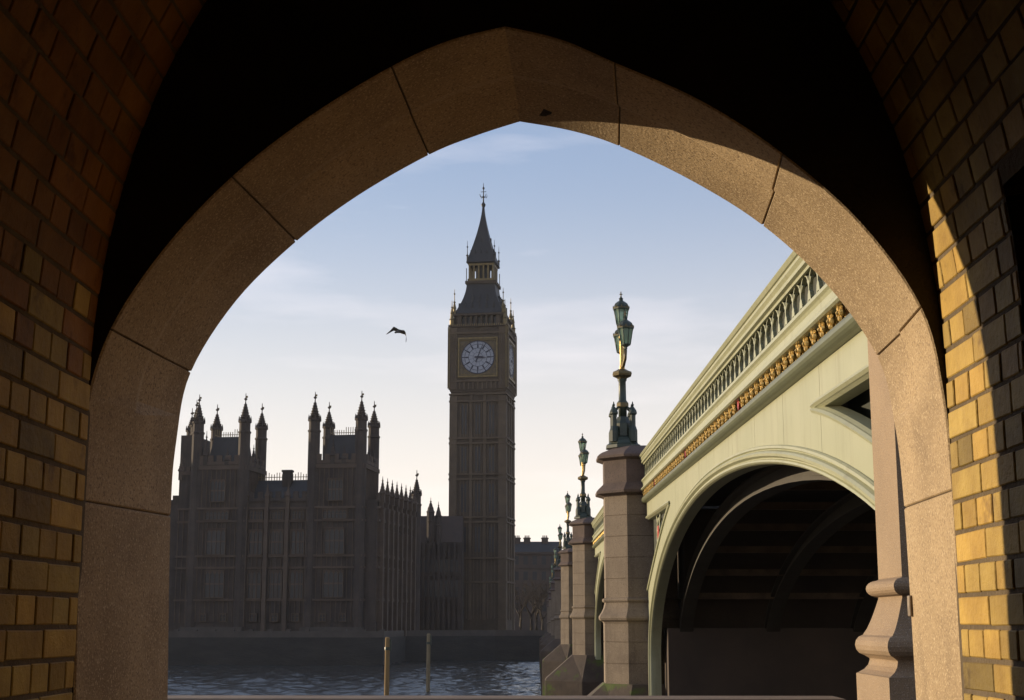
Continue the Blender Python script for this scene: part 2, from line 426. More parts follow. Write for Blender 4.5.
mb.box(-5, 2.9, NEAR + .1, FAR - .05, 4.19, 4.3)
fs = []
for i in range(NP - 1):
    mb.f.append((b0 + 2 * i + 1, b1 + 2 * i + 1, b1 + 2 * i + 3, b0 + 2 * i + 3)); mb.smooth.append(False)
tag(mb.build('end_wall', M['dark_stone']), 'dark stone wall between the pointed arch and the brick vault', 'wall')

# ------------------------------------------------------------------ brick vault: every brick laid as a solid
CX, HW, ZS, HH = -.045, .957, .52, 1.42
prof = []
z = FLOOR
N1 = 60
raw = [(-HW, FLOOR + (ZS - FLOOR) * i / 40) for i in range(40)]
raw += [(-HW * math.cos(t), ZS + HH * math.sin(t)) for t in [math.pi * i / 240 for i in range(241)]]
raw += [(HW, ZS + (FLOOR - ZS) * (i + 1) / 40) for i in range(40)]
S = [0]
for a, b in zip(raw, raw[1:]): S.append(S[-1] + math.hypot(b[0] - a[0], b[1] - a[1]))
def pt(s):
    lo = 0
    import bisect
    k = min(max(bisect.bisect_right(S, s) - 1, 0), len(S) - 2)
    t = (s - S[k]) / (S[k + 1] - S[k]); a, b = raw[k], raw[k + 1]
    dx, dz = b[0] - a[0], b[1] - a[1]; L = math.hypot(dx, dz)
    return Vector((CX + a[0] + dx * t, 0, a[1] + dz * t)), Vector((dx / L, 0, dz / L)), Vector((-dz / L, 0, dx / L))
mb = MB(); CH = .0665
rb = random.Random(3)
ncourse = int(S[-1] / CH)
def in_recess(Y, z, x): return x > .3 and Y < 2.68 and .28 < z < .84
for c in range(ncourse):
    s = (c + .5) * S[-1] / ncourse
    p, t, n_ = pt(s)
    stretcher = c % 2 == 0
    L = .214 if stretcher else .107
    y = NEAR - .002 - (0 if stretcher else .057 * (1))
    if not stretcher:   # closer at the end
        mats_first = .05
        y = NEAR - .002
    k = 0
    while y > 1.1:
        Lb = L if not (k == 0 and not stretcher) else .06
        yc = y - Lb / 2
        k += 1
        if y > 2.68 > y - Lb and in_recess(2.6, p.z, p.x):
            Lb2 = y - 2.68; yc = y - Lb2 / 2
        else: Lb2 = Lb
        if Lb2 > .02 and not in_recess(yc, p.z, p.x):
            g_ = rb.uniform(.74, 1.14) * .5; w = rb.uniform(-.06, .06)
            if rb.random() < .05: g_ *= .6
            if p.x < -.5 or p.z > .95: pass
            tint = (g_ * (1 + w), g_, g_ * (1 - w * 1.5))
            if p.x < .15 and p.z > .62 + rb.uniform(-.12, .12): tint = (tint[0] * .62, tint[1] * .42, tint[2] * .40)  # upper left and crown bricks: redder, with the vault's shade painted into the tint
            dn = rb.uniform(-.0016, .0012); tw = rb.uniform(-.012, .012)
            ja, jb = rb.uniform(.004, .007), rb.uniform(.0045, .008)
            Mx = Matrix(((t.x, 0, n_.x, p.x), (0, 1, 0, yc), (t.z, 0, n_.z, p.z), (0, 0, 0, 1))) @ Matrix.Rotation(tw, 4, 'Z')
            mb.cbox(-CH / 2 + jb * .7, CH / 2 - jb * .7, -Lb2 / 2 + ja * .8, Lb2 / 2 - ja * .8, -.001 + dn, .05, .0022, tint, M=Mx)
        y -= Lb
vault = empty('brick_vault', (CX, NEAR, FLOOR)); off = -Vector(vault.location)
tag(vault, 'barrel vault of yellow glazed bricks around the viewer, sunlit along its right wall', 'brick vault')
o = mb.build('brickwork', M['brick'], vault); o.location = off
# mortar bed behind the bricks, with the recess left open, and the masonry shell
mb = MB(); NSs = 160; ys = [-6, -3, 0, 1.1, 1.6, 2.0, 2.3, 2.5, 2.6, 2.68, 2.78, 3.0, NEAR + .02]
ps = [pt(S[-1] * i / NSs) for i in range(NSs + 1)]
vs = []
for yv in ys:
    for p, t, n_ in ps: vs.append(Vector((p.x, yv, p.z)) + n_ * .0026)
fs = []
for a in range(len(ys) - 1):
    for i in range(NSs):
        pm = (ps[i][0] + ps[i + 1][0]) / 2
        if in_recess((ys[a] + ys[a + 1]) / 2, pm.z, pm.x) and (ys[a] > 2.2): continue
        fs.append((a * (NSs + 1) + i, a * (NSs + 1) + i + 1, (a + 1) * (NSs + 1) + i + 1, (a + 1) * (NSs + 1) + i))
mb.add(vs, fs); o = mb.build('mortar_bed', M['mortar'], vault); o.location = off
mb = MB()
mb.box(-3.4, -1.2, -6, NEAR - .02, FLOOR, 3.9); mb.box(1.6, 2.9, -6, NEAR - .02, FLOOR, 3.9)
mb.box(-3.4, 2.9, -6, NEAR - .02, 2.1, 3.9); mb.box(-3.4, 2.9, -6.4, -6.01, FLOOR, 3.9)
o = mb.build('masonry_shell', M['dark_stone'], vault); o.location = off

# river wall parapet just beyond the arch
pz = at(600, 697, 9.3).z
g = MB(); g.cbox(-60, 1.9, 9.05, 9.5, pz - .16, pz, .03); g.box(-60, 1.9, 9.12, 9.42, -9, pz - .158)
tag(g.build('river_wall', M['parapet']), 'low granite river wall running under the view below the arch', 'wall')

# ------------------------------------------------------------------ iron bridge
BR = empty('iron_bridge', (2.8, 37, WZ)); BO = -Vector(BR.location)
tag(BR, 'pale green iron arch bridge with gilded frieze on granite piers, at right', 'bridge')
FX = 2.72                       # face of the spandrels
PY = [8.27, 37, 69.5, 104, 140, 177, 213, 246]
def zr(Y): return 3.32 + .026 * Y * (1 - Y / 260)       # top of the rail
def bp(mb, name, m, parent=None):
    o = mb.build(name, m, parent or BR)
    if parent is None: o.location = BO
    return o
def ysamp(a, b, st): n = max(2, int((b - a) / st)); return [a + (b - a) * i / n for i in range(n + 1)]
def run(mb, sect, a, b, st=3.0):
    # moulding run along Y; sect in (x, dz below rail)
    mb.sweep([((0, Y, zr(Y)), (1, 0, 0), (0, 0, 1)) for Y in ysamp(a, b, st)], sect)
def arc_sect(cx, cz, r, a0, a1, n): return [(cx + r * math.cos(R(a0 + (a1 - a0) * i / n)), cz + r * math.sin(R(a0 + (a1 - a0) * i / n))) for i in range(n + 1)]
for si in range(7):
    y0, y1 = PY[si] + (.27 if si == 0 else 1.0), PY[si + 1] - 1.0
    lod = si <= 1
    yc = (y0 + y1) / 2; ah = (y1 - y0) / 2 - .15
    ahn = ah
    if si == 0: yc = 22.55; ah = 12.85; ahn = 13.95
    zc = zr(24 if si == 0 else yc) - 1.64; z0 = -.9
    def za(Y, d=0, yc=yc, ah=ah, zc=zc, ahn=ahn):
        u = (Y - yc) / ((ah if Y > yc else ahn) + d); return z0 + (zc + d - z0) * math.sqrt(max(0, 1 - u * u)) + (0.006 * (Y - yc) if abs(u) < 1 else 0)
    # rail
    mb = MB(); run(mb, [(FX - .15, -.09), (FX - .175, -.05), (FX - .15, -.01), (FX - .10, 0), (FX + .25, 0), (FX + .25, -.265), (FX - .07, -.265), (FX - .075, -.235), (FX - .115, -.225), (FX - .12, -.19), (FX - .10, -.17), (FX - .13, -.13), (FX - .13, -.095)], y0 - .3, y1 + .3)
    bp(mb, 'parapet_rail', M['paint'])
    # dark plate behind the tracery
    mb = MB(); run(mb, [(FX + .06, -.262), (FX + .12, -.262), (FX + .12, -.66), (FX + .06, -.66)], y0 - .3, y1 + .3)
    bp(mb, 'parapet_backing', M['paint_dark'])
    # tracery of pointed lights
    mb = MB(); P = .45; n = int((y1 - y0) / P); P = (y1 - y0) / n; H = .385
    NZ = 12 if si == 0 else (6 if si == 1 else 3)
    for k in range(n + 1):
        Y = y0 + k * P
        poly = []
        for q in range(NZ + 1):
            u = q / NZ; wv = (math.sin(math.pi * min(1, max(0, (u - .02) / .96))) ** .45) * (P / 2 - .018)
            if .2 < u < .42: wv *= .82
            poly.append((Y - (P / 2 - wv), zr(Y) - .64 + H * u))
        if si == 0:
            n1, n2 = 3, NZ - 3
            st_ = poly[n1:n2 + 1]; mb.prism(st_ + [(2 * Y - a, b) for a, b in st_[::-1]], FX - .04, FX)
            for seg in (poly[:n1 + 1], poly[n2:]):
                for sg in (1, -1):
                    q_ = [(a if sg > 0 else 2 * Y - a, b) for a, b in seg]
                    mb.prism(q_ + [(a + sg * .042, b) for a, b in q_[::-1]], FX - .04, FX)
        else:
            poly2 = [(2 * Y - a, b) for a, b in poly[::-1]]
            mb.prism(poly + poly2, FX - .04, FX + .0)
        if si == 0:   # little trefoil cusps in every light
            for u in (.3, .78):
                zz = zr(Y) - .64 + H * u
                for sg in (-1, 1):
                    e = (math.sin(math.pi * u) ** .45) * (P / 2 - .018)
                    yy = Y + sg * (P / 2 - e)
                    mb.prism([(yy - sg * .02, zz - .05), (yy + sg * .05, zz), (yy - sg * .02, zz + .05)], FX - .035, FX - .005)
    bp(mb, 'parapet_tracery', M['paint'])
    # lower band and hollow
    mb = MB(); run(mb, [(FX - .08, -.625), (FX - .12, -.64), (FX - .125, -.68), (FX - .10, -.70), (FX - .085, -.73), (FX - .09, -.80), (FX - .115, -.85), (FX - .15, -.87), (FX - .155, -.90), (FX - .13, -.915), (FX + .25, -.915), (FX + .25, -.625)], y0 - .3, y1 + .3)
    bp(mb, 'cornice', M['paint'])
    # frieze: dark hollow and gilded ornaments
    mb = MB(); run(mb, [(FX + .01, -.912), (FX + .2, -.912), (FX + .2, -1.08), (FX + .01, -1.08)], y0 - .3, y1 + .3)
    bp(mb, 'frieze_hollow', M['paint_dark'])
    n = int((y1 - y0) / .40); q = (y1 - y0) / n
    rf = random.Random(si)
    if si == 0:
        protos = []
        for v in range(4):
            mo = MB()
            def blob(cy_, cz_, r, sx=.8): mo.lathe([(r * .35, -r * .95), (r * .85, -r * .5), (r, 0), (r * .8, r * .55), (r * .3, r * .95)], 6, M=Matrix.Translation((-.07, cy_, cz_)) @ Matrix.Rotation(rf.uniform(-.6, .6), 4, 'X') @ Matrix.Scale(sx, 4, (1, 0, 0)))
            blob(0, .042, .042); blob(-.045, .0, .036); blob(.048, -.005, .036); blob(0, -.045, .034); blob(rf.uniform(-.02, .02), .0, .03, 1.6); blob(-.05, .045, .02); blob(.05, .045, .02)
            mo.cbox(-.05, .012, -.06, .06, -.055, .055, .012)
            me_o = mo.build('frieze_ornament', M['gold'], BR); protos.append(me_o)
        ms = MB(); ms.prism([(-.065, .06), (-.065, .0), (0, -.066), (.065, .0), (.065, .06)], -.08, .012); shield = ms.build('frieze_shield', M['red'], BR)
        used_ = set()
        for k in range(n):
            Y = y0 + (k + .5) * q
            src = shield if k % 17 == 8 else protos[k % 4]
            if src.name in used_: o = src.copy(); col.objects.link(o)
            else: o = src; used_.add(src.name)
            o.location = Vector((FX, Y, zr(Y) - .98)) + BO
    else:
        mb = MB()
        for k in range(n):
            Y = y0 + (k + .5) * q; z_ = zr(Y) - .98
            mb.cbox(FX - .10, FX + .012, Y - .08, Y + .08, z_ - .06, z_ + .06, .02)
        o = bp(mb, 'gilded_frieze', M['gold']); o['kind'] = 'stuff'
    mb = MB(); run(mb, [(FX + .1, -1.045)] + arc_sect(FX - .045, -1.13, .083, 80, 280, 9) + [(FX + .1, -1.213)], y0 - .3, y1 + .3)
    bp(mb, 'roll_moulding', M['roll'])
    # spandrel plates in panels with open joints, a pointed light near each pier
    tipA, tipB = y0 + (14.1 - 8.54), y1 - (36 - 29.7)
    if si: tipA = y0 + 6
    def hole(Y, sgn=0):
        if Y < tipA: u = (tipA - Y) / max(.1, tipA - y0)
        elif Y > tipB: u = (Y - tipB) / max(.1, y1 - tipB)
        else: return None
        zt = zr(Y) - 1.59
        tip = zr(tipA if Y < tipA else tipB) - 1.59
        zb = max(min(zt - .01, tip - .02 - 1.6 * u ** 1.2), za(Y, .12) + .02)
        return zb, zt
    mb = MB(); bk = MB(); step = .35 if lod else 1.2
    pan = 2.1; edges = [y0]
    kk = 1
    while 13.8 + 0 * kk > 1e9: pass
    first = 13.8 if si == 0 else y0 + 1.2
    e = first - int((first - y0) / pan) * pan
    while e < y1 - .2:
        if e > y0 + .2: edges.append(e)
        e += pan
    edges.append(y1)
    for a, b in zip(edges, edges[1:]):
        ss = [a + .006] + [v for v in ysamp(a, b, step)[1:-1]] + [b - .006]
        for p0, p1 in zip(ss, ss[1:]):
            for (A, B) in ((p0, p1),):
                zbA, zbB = za(A, .05), za(B, .05)
                tA, tB = zr(A) - 1.13, zr(B) - 1.13
                hA, hB = hole(A), hole(B)
                def quad(a0, a1, b0_, b1_): mb.prism([(A, a0), (A, a1), (B, b1_), (B, b0_)], FX, FX + .05)
                if hA or hB:
                    hA = hA or ((hB[0] + hB[1]) / 2,) * 2; hB = hB or ((hA[0] + hA[1]) / 2,) * 2
                    quad(hA[1], tA, hB[1], tB); quad(zbA, hA[0], zbB, hB[0])
                else: quad(zbA, tA, zbB, tB)
    bp(mb, 'spandrel_plate', M['paint'])
    mb = MB()
    for A, B in zip(ysamp(tipA + .02, tipB - .02, .6), ysamp(tipA + .02, tipB - .02, .6)[1:]):
        mb.prism([(A, za(A, .06)), (A, zr(A) - 1.14), (B, zr(B) - 1.14), (B, za(B, .06))], FX + .055, FX + .09)
    bp(mb, 'joint_backing', M['roll'])
    # frames round the pointed lights, with a cusped bar behind
    for (A, B) in ((tipA, y0), (tipB, y1)):
        mb = MB(); sg = 1 if B > A else -1
        up, lo = [], []
        for k in range(13):
            Y = A + (B - A) * (k / 12) ** 1.3 * (.999) + sg * .001
            h = hole(Y) or (zr(A) - 1.59,) * 2
            if k == 0: h = (zr(A) - 1.60,) * 2
            up.append((FX, Y, h[1])); lo.append((FX, Y, h[0]))
        SPF = [(.01, -.05), (-.03, -.045), (-.045, -.015), (-.02, .01), (-.005, .015), (.03, .035), (.16, .045), (.16, -.05)]
        sect = [(-.05, -.10), (-.07, -.06), (-.07, -.02), (-.035, .0), (-.03, .06), (.0, .07), (.30, .07), (.30, -.02), (.02, -.03), (.0, -.10)]
        # a: +x, b: away from the opening
        mb.sweep([(p, (1, 0, 0), (0, 0, 1)) for p in up], [(a_, -b_) for a_, b_ in SPF])
        mb.sweep([(p, (1, 0, 0), (0, 0, 1)) for p in lo], [(a_, b_) for a_, b_ in SPF])
        bp(mb, 'spandrel_frame', M['paint'])
        mb = MB()
        # tracery inside: shield, quatrefoil ring and bars
        dq = .2 if B < A else .10
        Yq = A + (B - A) * .62; h = hole(Yq)
        zm = (h[0] + h[1]) / 2; rr = (h[1] - h[0]) * .38
        mb.tube([(FX + dq, Yq + rr * math.cos(t), zm + rr * math.sin(t)) for t in [math.pi * 2 * k / 20 for k in range(21)]], .03, 6)
        for t in range(4):
            aa = math.pi / 4 + t * math.pi / 2
            mb.tube([(FX + dq, Yq + rr * math.cos(aa), zm + rr * math.sin(aa)), (FX + dq, Yq + rr * 1.9 * math.cos(aa), zm + rr * 1.7 * math.sin(aa))], .025, 6)
        bp(mb, 'spandrel_tracery', M['paint'])
        mb = MB()
        for p0, p1 in zip(ysamp(A, B, .5) if B > A else ysamp(B, A, .5), (ysamp(A, B, .5) if B > A else ysamp(B, A, .5))[1:]):
            h0, h1 = hole(p0) or (zr(p0) - 1.59,) * 2, hole(p1) or (zr(p1) - 1.59,) * 2
            mb.prism([(p0, h0[0] - .06), (p0, h0[1] + .1), (p1, h1[1] + .1), (p1, h1[0] - .06)], FX + (.33 if B < A else .15), FX + (.38 if B < A else .2))
        bp(mb, 'spandrel_backing', M['paint_dark'])
        if lod:
            mb = MB(); mb.prism([(Yq - rr * .5, zm + rr * .55), (Yq - rr * .5, zm - rr * .1), (Yq, zm - rr * .65), (Yq + rr * .5, zm - rr * .1), (Yq + rr * .5, zm + rr * .55)], FX + dq - .03, FX + dq + .01)
            bp(mb, 'spandrel_shield', M['red'])
    # arch moulding: three rolls following the curve, then the outermost rib
    def ellpath(d, x, n=64):
        out = [((x, yc - ahn - d, -2.3), (1, 0, 0), (0, -1, 0)), ]
        for k in range(n + 1):
            t = math.pi - math.pi * k / n
            aa_ = ah if t < math.pi / 2 else ahn
            Y = yc + (aa_ + d) * math.cos(t)
            zz = z0 + (zc + d - z0) * math.sin(t) +   .006 * (Y - yc) * min(1, math.sin(t) * 3)
            nx = Vector((0, math.cos(t) * (zc + d - z0), math.sin(t) * (aa_ + d))).normalized()
            out.append(((x, Y, zz), (1, 0, 0), tuple(nx)))
        out.append(((x, yc + ah + d, -2.3), (1, 0, 0), (0, 1, 0)))
        return out
    mb = MB()
    sect = [(.25, .10), (-.02, .10), (-.045, .085), (-.05, .05), (-.02, .03), (-.02, .02), (-.06, 0), (-.08, -.03), (-.075, -.07), (-.04, -.09), (-.02, -.10), (-.02, -.115), (-.04, -.13), (-.045, -.16), (-.02, -.185), (.02, -.2), (.25, -.2)]
    mb.sweep(ellpath(0, FX, 72 if lod else 36), [(p * .9, q * .74 + .025) for p, q in sect])
    bp(mb, 'arch_moulding', M['paint'])
    # ribs, girders and deck under the road
    nr = 9 if si == 0 else (4 if si < 3 else 1)
    for r in range(nr):
        x = 3.5 + 2.03 * r
        mb = MB(); pth = [q for q in ellpath(-.06, x, 40)][1:-1]
        mb.sweep(pth, [(-.15, .06), (-.15, .02), (-.03, .01), (-.03, -.19), (-.15, -.20), (-.15, -.25), (.15, -.25), (.15, -.20), (.03, -.19), (.03, .01), (.15, .02), (.15, .06)])
        bp(mb, 'arch_rib', M['rib'])
    W = 21 if si < 2 else 14
    mb = MB()
    mb.sweep([((0, Y, zr(Y)), (1, 0, 0), (0, 0, 1)) for Y in ysamp(y0 - .5, y1 + .5, 3)], [(FX + .13, -1.05), (FX + .13, -1.26), (FX + W, -1.26), (FX + W, -1.05)])
    bp(mb, 'deck', M['under'])
    if si < 2:
        ng = 17
        for k in range(ng):
            t = math.pi * (k + .5) / ng; Y = yc + (ah - .1) * math.cos(t); zz = z0 + (zc - z0) * math.sin(t) - .1
            if zz < .1: continue
            mb = MB(); mb.box(FX + .9, FX + W, Y - .02, Y + .02, zz + .16, zz + .28); mb.box(FX + .9, FX + W, Y - .06, Y + .06, zz + .14, zz + .158)
            bp(mb, 'cross_girder', M['girder'])
    mb = MB(); mb.prism([(y1 + .02, zr(y1) - 1.37), (y1 + .02, WZ - 1), (y1 + 1.98, WZ - 1), (y1 + 1.98, zr(y1) - 1.37)], FX + .9, FX + W)
    mb.box(FX + .35, FX + W, y1 - 1.3, y1 + .0, WZ - 1, -.12)
    bp(mb, 'pier_wall', mat('damp pier granite %d' % si, (.075, .052, .038), (.045, .033, .025), .8, rough=.85, bump=.4, bscale=10) if si == 0 else M['plinth'])
# granite piers
for i in range(1, 8):
    Y = PY[i]; dz = zr(Y) - zr(37); d2 = dz * .35
    a = .93; PX = 2.61
    def courses(r_, lo, hi, st=.52):
        out = [(r_, lo)]; z_ = lo + st
        while z_ < hi - .15: out += [(r_, z_ - .012), (r_ - .014, z_ - .004), (r_ - .014, z_ + .004), (r_, z_ + .012)]; z_ += st
        return out + [(r_, hi)]
    mb = MB(); mb.lathe(courses(a, -1.5, d2), 8, PX, Y); mb.lathe(courses(a - .035, .56 + d2, 3.2 + dz), 8, PX, Y)
    pr_ = bp(mb, 'pier_shaft', M['pier'])
    def sub(mb, nm, m): o = mb.build(nm, m, pr_); return o
    mb = MB(); mb.lathe([(a, -.02 + d2), (a + .02, .03 + d2), (a + .10, .07 + d2), (a + .12, .12 + d2), (a + .11, .17 + d2), (a + .05, .26 + d2), (a - .0, .36 + d2), (a - .025, .46 + d2), (a - .03, .5 + d2), (a + .015, .52 + d2), (a + .03, .56 + d2), (a + .015, .60 + d2), (a - .04, .62 + d2)], 8, PX, Y)
    sub(mb, 'pier_collar', M['pier'])
    mb = MB(); mb.lathe([(a - .03, 3.12 + dz), (a + .0, 3.14 + dz), (a + .16, 3.19 + dz), (a + .17, 3.25 + dz), (a + .13, 3.30 + dz), (a + .03, 3.40 + dz), (a - .03, 3.46 + dz), (a - .03, 4.02 + dz), (a + .02, 4.04 + dz), (a + .13, 4.08 + dz), (a + .14, 4.14 + dz), (a + .08, 4.20 + dz), (a + .02, 4.24 + dz), (a - .35, 4.40 + dz), (a - .8, 4.44 + dz)], 8, PX, Y)
    sub(mb, 'pier_cap', M['cap'])
    # cutwater: sloped top, pointed upstream
    mb = MB()
    def ring(s_, z_, ext): return [(FX + 1.4, Y - s_, z_), (FX - .5 - ext * .2, Y - s_, z_), (FX - 1.45 - ext, Y - s_ * .42, z_), (FX - 1.45 - ext, Y + s_ * .42, z_), (FX - .5 - ext * .2, Y + s_, z_), (FX + 1.4, Y + s_, z_)]
    rings = [ring(2.0, -9, .9), ring(2.0, -2.62, .9), ring(1.95, -2.52, .85), ring(1.12, -1.46, -.38)]
    vs = [p for r_ in rings for p in r_]; fs = [(k * 6 + q, k * 6 + (q + 1) % 6, (k + 1) * 6 + (q + 1) % 6, (k + 1) * 6 + q) for k in range(3) for q in range(6)] + [tuple(18 + q for q in range(6))]
    mb.add(vs, fs); sub(mb, 'cutwater', M['plinth'])
# abutment block at the near end of the bridge
AB = empty('abutment_pier', (2.5, 8.3, FLOOR))
tag(AB, 'sunlit granite pier with roll and bell moulding just outside the right side of the arch', 'stone pier')
mb = MB()
X0, Ya, Yb = 1.982, 8.0, 8.55
secs = [(.115, FLOOR), (.115, -.33), (.11, -.325)]
def zat(y): return at(890, y, 8.0).z
def sqloft(prof):
    m_ = MB(); vs = []
    for p, z_ in prof: vs += [(X0 - p, Ya - p, z_), (3.4, Ya - p, z_), (3.4, Yb + p, z_), (X0 - p, Yb + p, z_)]
    fs = [(k * 4 + q, k * 4 + (q + 1) % 4, (k + 1) * 4 + (q + 1) % 4, (k + 1) * 4 + q) for k in range(len(prof) - 1) for q in range(4)]
    fs += [(0, 1, 2, 3), tuple((len(prof) - 1) * 4 + q for q in range(4))]
    m_.add([Vector(v) - Vector(AB.location) for v in vs], fs); return m_
zA, zB, zC, zD, zE, zF = zat(578), zat(595), zat(646.5), zat(658), zat(661), zat(677)
sqloft([(.125, FLOOR), (.125, zF)]).build('pier_base', M['pier_near'], AB)
bell = [(.122, zF + .001), (.112, zF + .006), (.085, zF + .025), (.066, zF + .05), (.058, zE - .005), (.06, zE + .002), (.085, zD + .004)]
for k in range(7): t = R(-80 + 160 * k / 6); bell.append((.078 + .047 * math.cos(t), zC + .0 + .058 * math.sin(t)))
for k in range(1, 7): u = k / 6; bell.append((.086 - .086 * u ** .75 + .005 * u, zC + .06 + (zB - .012 - zC - .06) * u))
bell.append((.006, zB - .004)); bell.append((.03, zB))
rz_ = (zA - zB) / 2
for k in range(9): t = R(-85 + 170 * k / 8); bell.append((.012 + .05 * math.cos(t), (zA + zB) / 2 + rz_ * math.sin(t)))
bell += [(.004, zA + .004), (0, zA + .008)]
sqloft(bell).build('bell_moulding', M['pier_near'], AB)
sqloft([(0, zA + .009), (0, 5.2)]).build('pier_shaft', M['pier_near'], AB)

# ------------------------------------------------------------------ lamp standards on the piers
LP = empty('bridge_lamp', (2.22, 37, 4.40))
tag(LP, 'triple lantern lamp standard on the nearest tall granite pier', 'street lamp', 'lamps on the bridge piers')
mb = MB(); mb.lathe([(.43, -.02), (.43, .06), (.37, .10), (.35, .17), (.27, .26), (.20, .30)], 8); mb.lathe([(.22, .30), (.22, .62), (.17, .70), (.14, .80)], 8); mb.build('lamp_base', M['lamp'], LP)
mb = MB(); mb.lathe([(.11, .78), (.11, 1.0), (.14, 1.04), (.14, 1.18), (.10, 1.24), (.095, 1.72), (.12, 1.76), (.12, 1.80)], 12, smooth=True); mb.build('lamp_shaft', M['lamp'], LP)
mb = MB(); mb.lathe([(.145, 1.05), (.15, 1.08), (.15, 1.14), (.145, 1.17)], 8); mb.build('gilt_band', M['gold_dull'], LP)
mb = MB(); mb.lathe([(.10, 1.76), (.13, 1.82), (.23, 1.87), (.245, 1.92), (.235, 1.97), (.15, 2.01), (.09, 2.05)], 8); mb.build('gilt_collar', M['gold_dull'], LP)
for k in range(4):
    ax, ay = .34 * math.cos(R(45 + 90 * k)), .34 * math.sin(R(45 + 90 * k))
    mb = MB(); mb.lathe([(.11, .14), (.11, .42), (.085, .50), (.07, .54), (.07, .82), (.105, .85), (.105, .89), (.09, .94), (.04, 1.02), (.02, 1.05), (.04, 1.08), (.02, 1.11), (.01, 1.17)], 8, ax, ay)
    mb.tube([(ax * .8, ay * .8, .98), (ax * .3, ay * .3, 1.08)], .025, 6); mb.tube([(ax * .85, ay * .85, .45), (ax * .35, ay * .35, .58)], .05, 6)
    mb.build('colonnette', M['lamp'], LP)
mb = MB(); mb.lathe([(.075, 2.0), (.075, 2.10), (.055, 2.16), (.05, 2.85), (.075, 2.9), (.05, 2.96), (.045, 3.18)], 10, smooth=True); mb.build('lamp_stem', M['gold'], LP)
def lantern(parent, x, y, z, s=1.0):
    o = MB(); T = Matrix.Translation((x, y, z)) @ Matrix.Scale(s, 4)
    o.lathe([(.15, .0), (.16, .02), (.16, .05), (.13, .055)], 8, M=T)
    o.lathe([(.235, .545), (.27, .56), (.275, .60), (.25, .62), (.24, .66)], 8, M=T)
    for k in range(8):
        a_ = R(22.5 + 45 * k); kk = 1 / math.cos(math.pi / 8)
        o.tube([T @ Vector((.155 * kk * math.cos(a_), .155 * kk * math.sin(a_), .04)), T @ Vector((.24 * kk * math.cos(a_), .24 * kk * math.sin(a_), .56))], .013, 5)
    o.lathe([(.02, -.16), (.05, -.12), (.05, -.06), (.12, -.01), (.14, .0)], 8, M=T)
    fr = o.build('lantern', M['lampgreen'], parent)
    g_ = MB(); g_.lathe([(.148, .05), (.232, .555)], 8, M=T); g_.build('lantern_glass', M['glass'], fr)
    r_ = MB(); r_.lathe([(.25, .62), (.245, .68), (.21, .76), (.13, .83), (.07, .87), (.06, .92), (.075, .95), (.03, .99), (.015, 1.0)], 8, M=T); r_.build('lantern_roof', M['lamp'], fr)
    f_ = MB(); f_.tube([T @ Vector((0, 0, .98)), T @ Vector((0, 0, 1.19))], .014, 6); f_.tube([T @ Vector((-.05, 0, 1.10)), T @ Vector((.05, 0, 1.10))], .014, 6); f_.lathe([(.01, .98), (.035, 1.01), (.01, 1.04)], 8, M=T)
    f_.build('lantern_finial', M['gold_dull'], fr)
    f_ = MB(); f_.lathe([(.26, .595), (.285, .60), (.285, .615), (.26, .62)], 8, M=T)
    for k in range(8):
        a_ = R(45 * k); f_.lathe([(.008, .60), (.02, .64), (.008, .70)], 6, .27 * math.cos(a_), .27 * math.sin(a_), M=T)
    f_.build('lantern_cresting', M['gold_dull'], fr)
lantern(LP, 0, 0, 3.20, .76); lantern(LP, .08, -.42, 2.60, .76); lantern(LP, .02, .42, 2.56, .76)
for sx, sy in ((.08, -.42), (.02, .42)):
    mb = MB(); mb.tube([(0, 0, 2.10), (sx * .35, sy * .35, 2.12), (sx * .8, sy * .8, 2.26), (sx, sy, 2.48)], [.05, .045, .04, .035], 8)
    mb.tube([(0, 0, 2.75), (sx * .4, sy * .4, 2.62), (sx * .9, sy * .9, 2.52)], .025, 6); mb.build('lamp_arm', M['gold_dull'], LP)
words = ['second', 'third', 'fourth', 'fifth', 'sixth', 'farthest']
for i in range(2, 8):
    o = copy_tree(LP); o.location = (2.22, PY[i], zr(PY[i]) - zr(37) + 4.40)
    tag(o, 'triple lantern lamp standard on the %s bridge pier counting away from the viewer' % words[i - 2])

# ------------------------------------------------------------------ palace beyond the river
PA = -R(7.0)
PO = Vector((at(378, 500, 256).x, 256, GZ))
PAL = empty('gothic_palace', PO, PA)
tag(PAL, 'dark gothic palace with two square turreted towers standing on the far river terrace', 'palace')
ci, si_ = math.cos(PA), math.sin(PA)
def loc(px, py, ly, O=PO, a=PA):
    # pixel on the vertical plane local y = ly of a rotated building
    e1 = Vector((math.cos(a), math.sin(a), 0)); e2 = Vector((-math.sin(a), math.cos(a), 0))
    r = ray(px, py); t = (O.dot(e2) - O.z * e2.z + ly) / r.dot(e2)
    p = r * t - O
    return p.dot(e1), p.z
def LX(px, ly=0): return loc(px, 455, ly)[0]
def LZ(py, ly=0, px=300): return loc(px, py, ly)[1]
rp = random.Random(11)
def pinnacle(mb, x, y, z0, h, r):
    mb.lathe([(r, z0), (r, z0 + h * .30), (r * 1.35, z0 + h * .33), (r * 1.2, z0 + h * .38), (r * .85, z0 + h * .45), (r * .95, z0 + h * .47), (r * .62, z0 + h * .55), (r * .75, z0 + h * .57), (r * .4, z0 + h * .66), (r * .5, z0 + h * .68), (r * .2, z0 + h * .8), (r * .4, z0 + h * .83), (r * .15, z0 + h * .87), (r * .08, z0 + h)], 4 if r < .5 else 8, x, y, M=None)
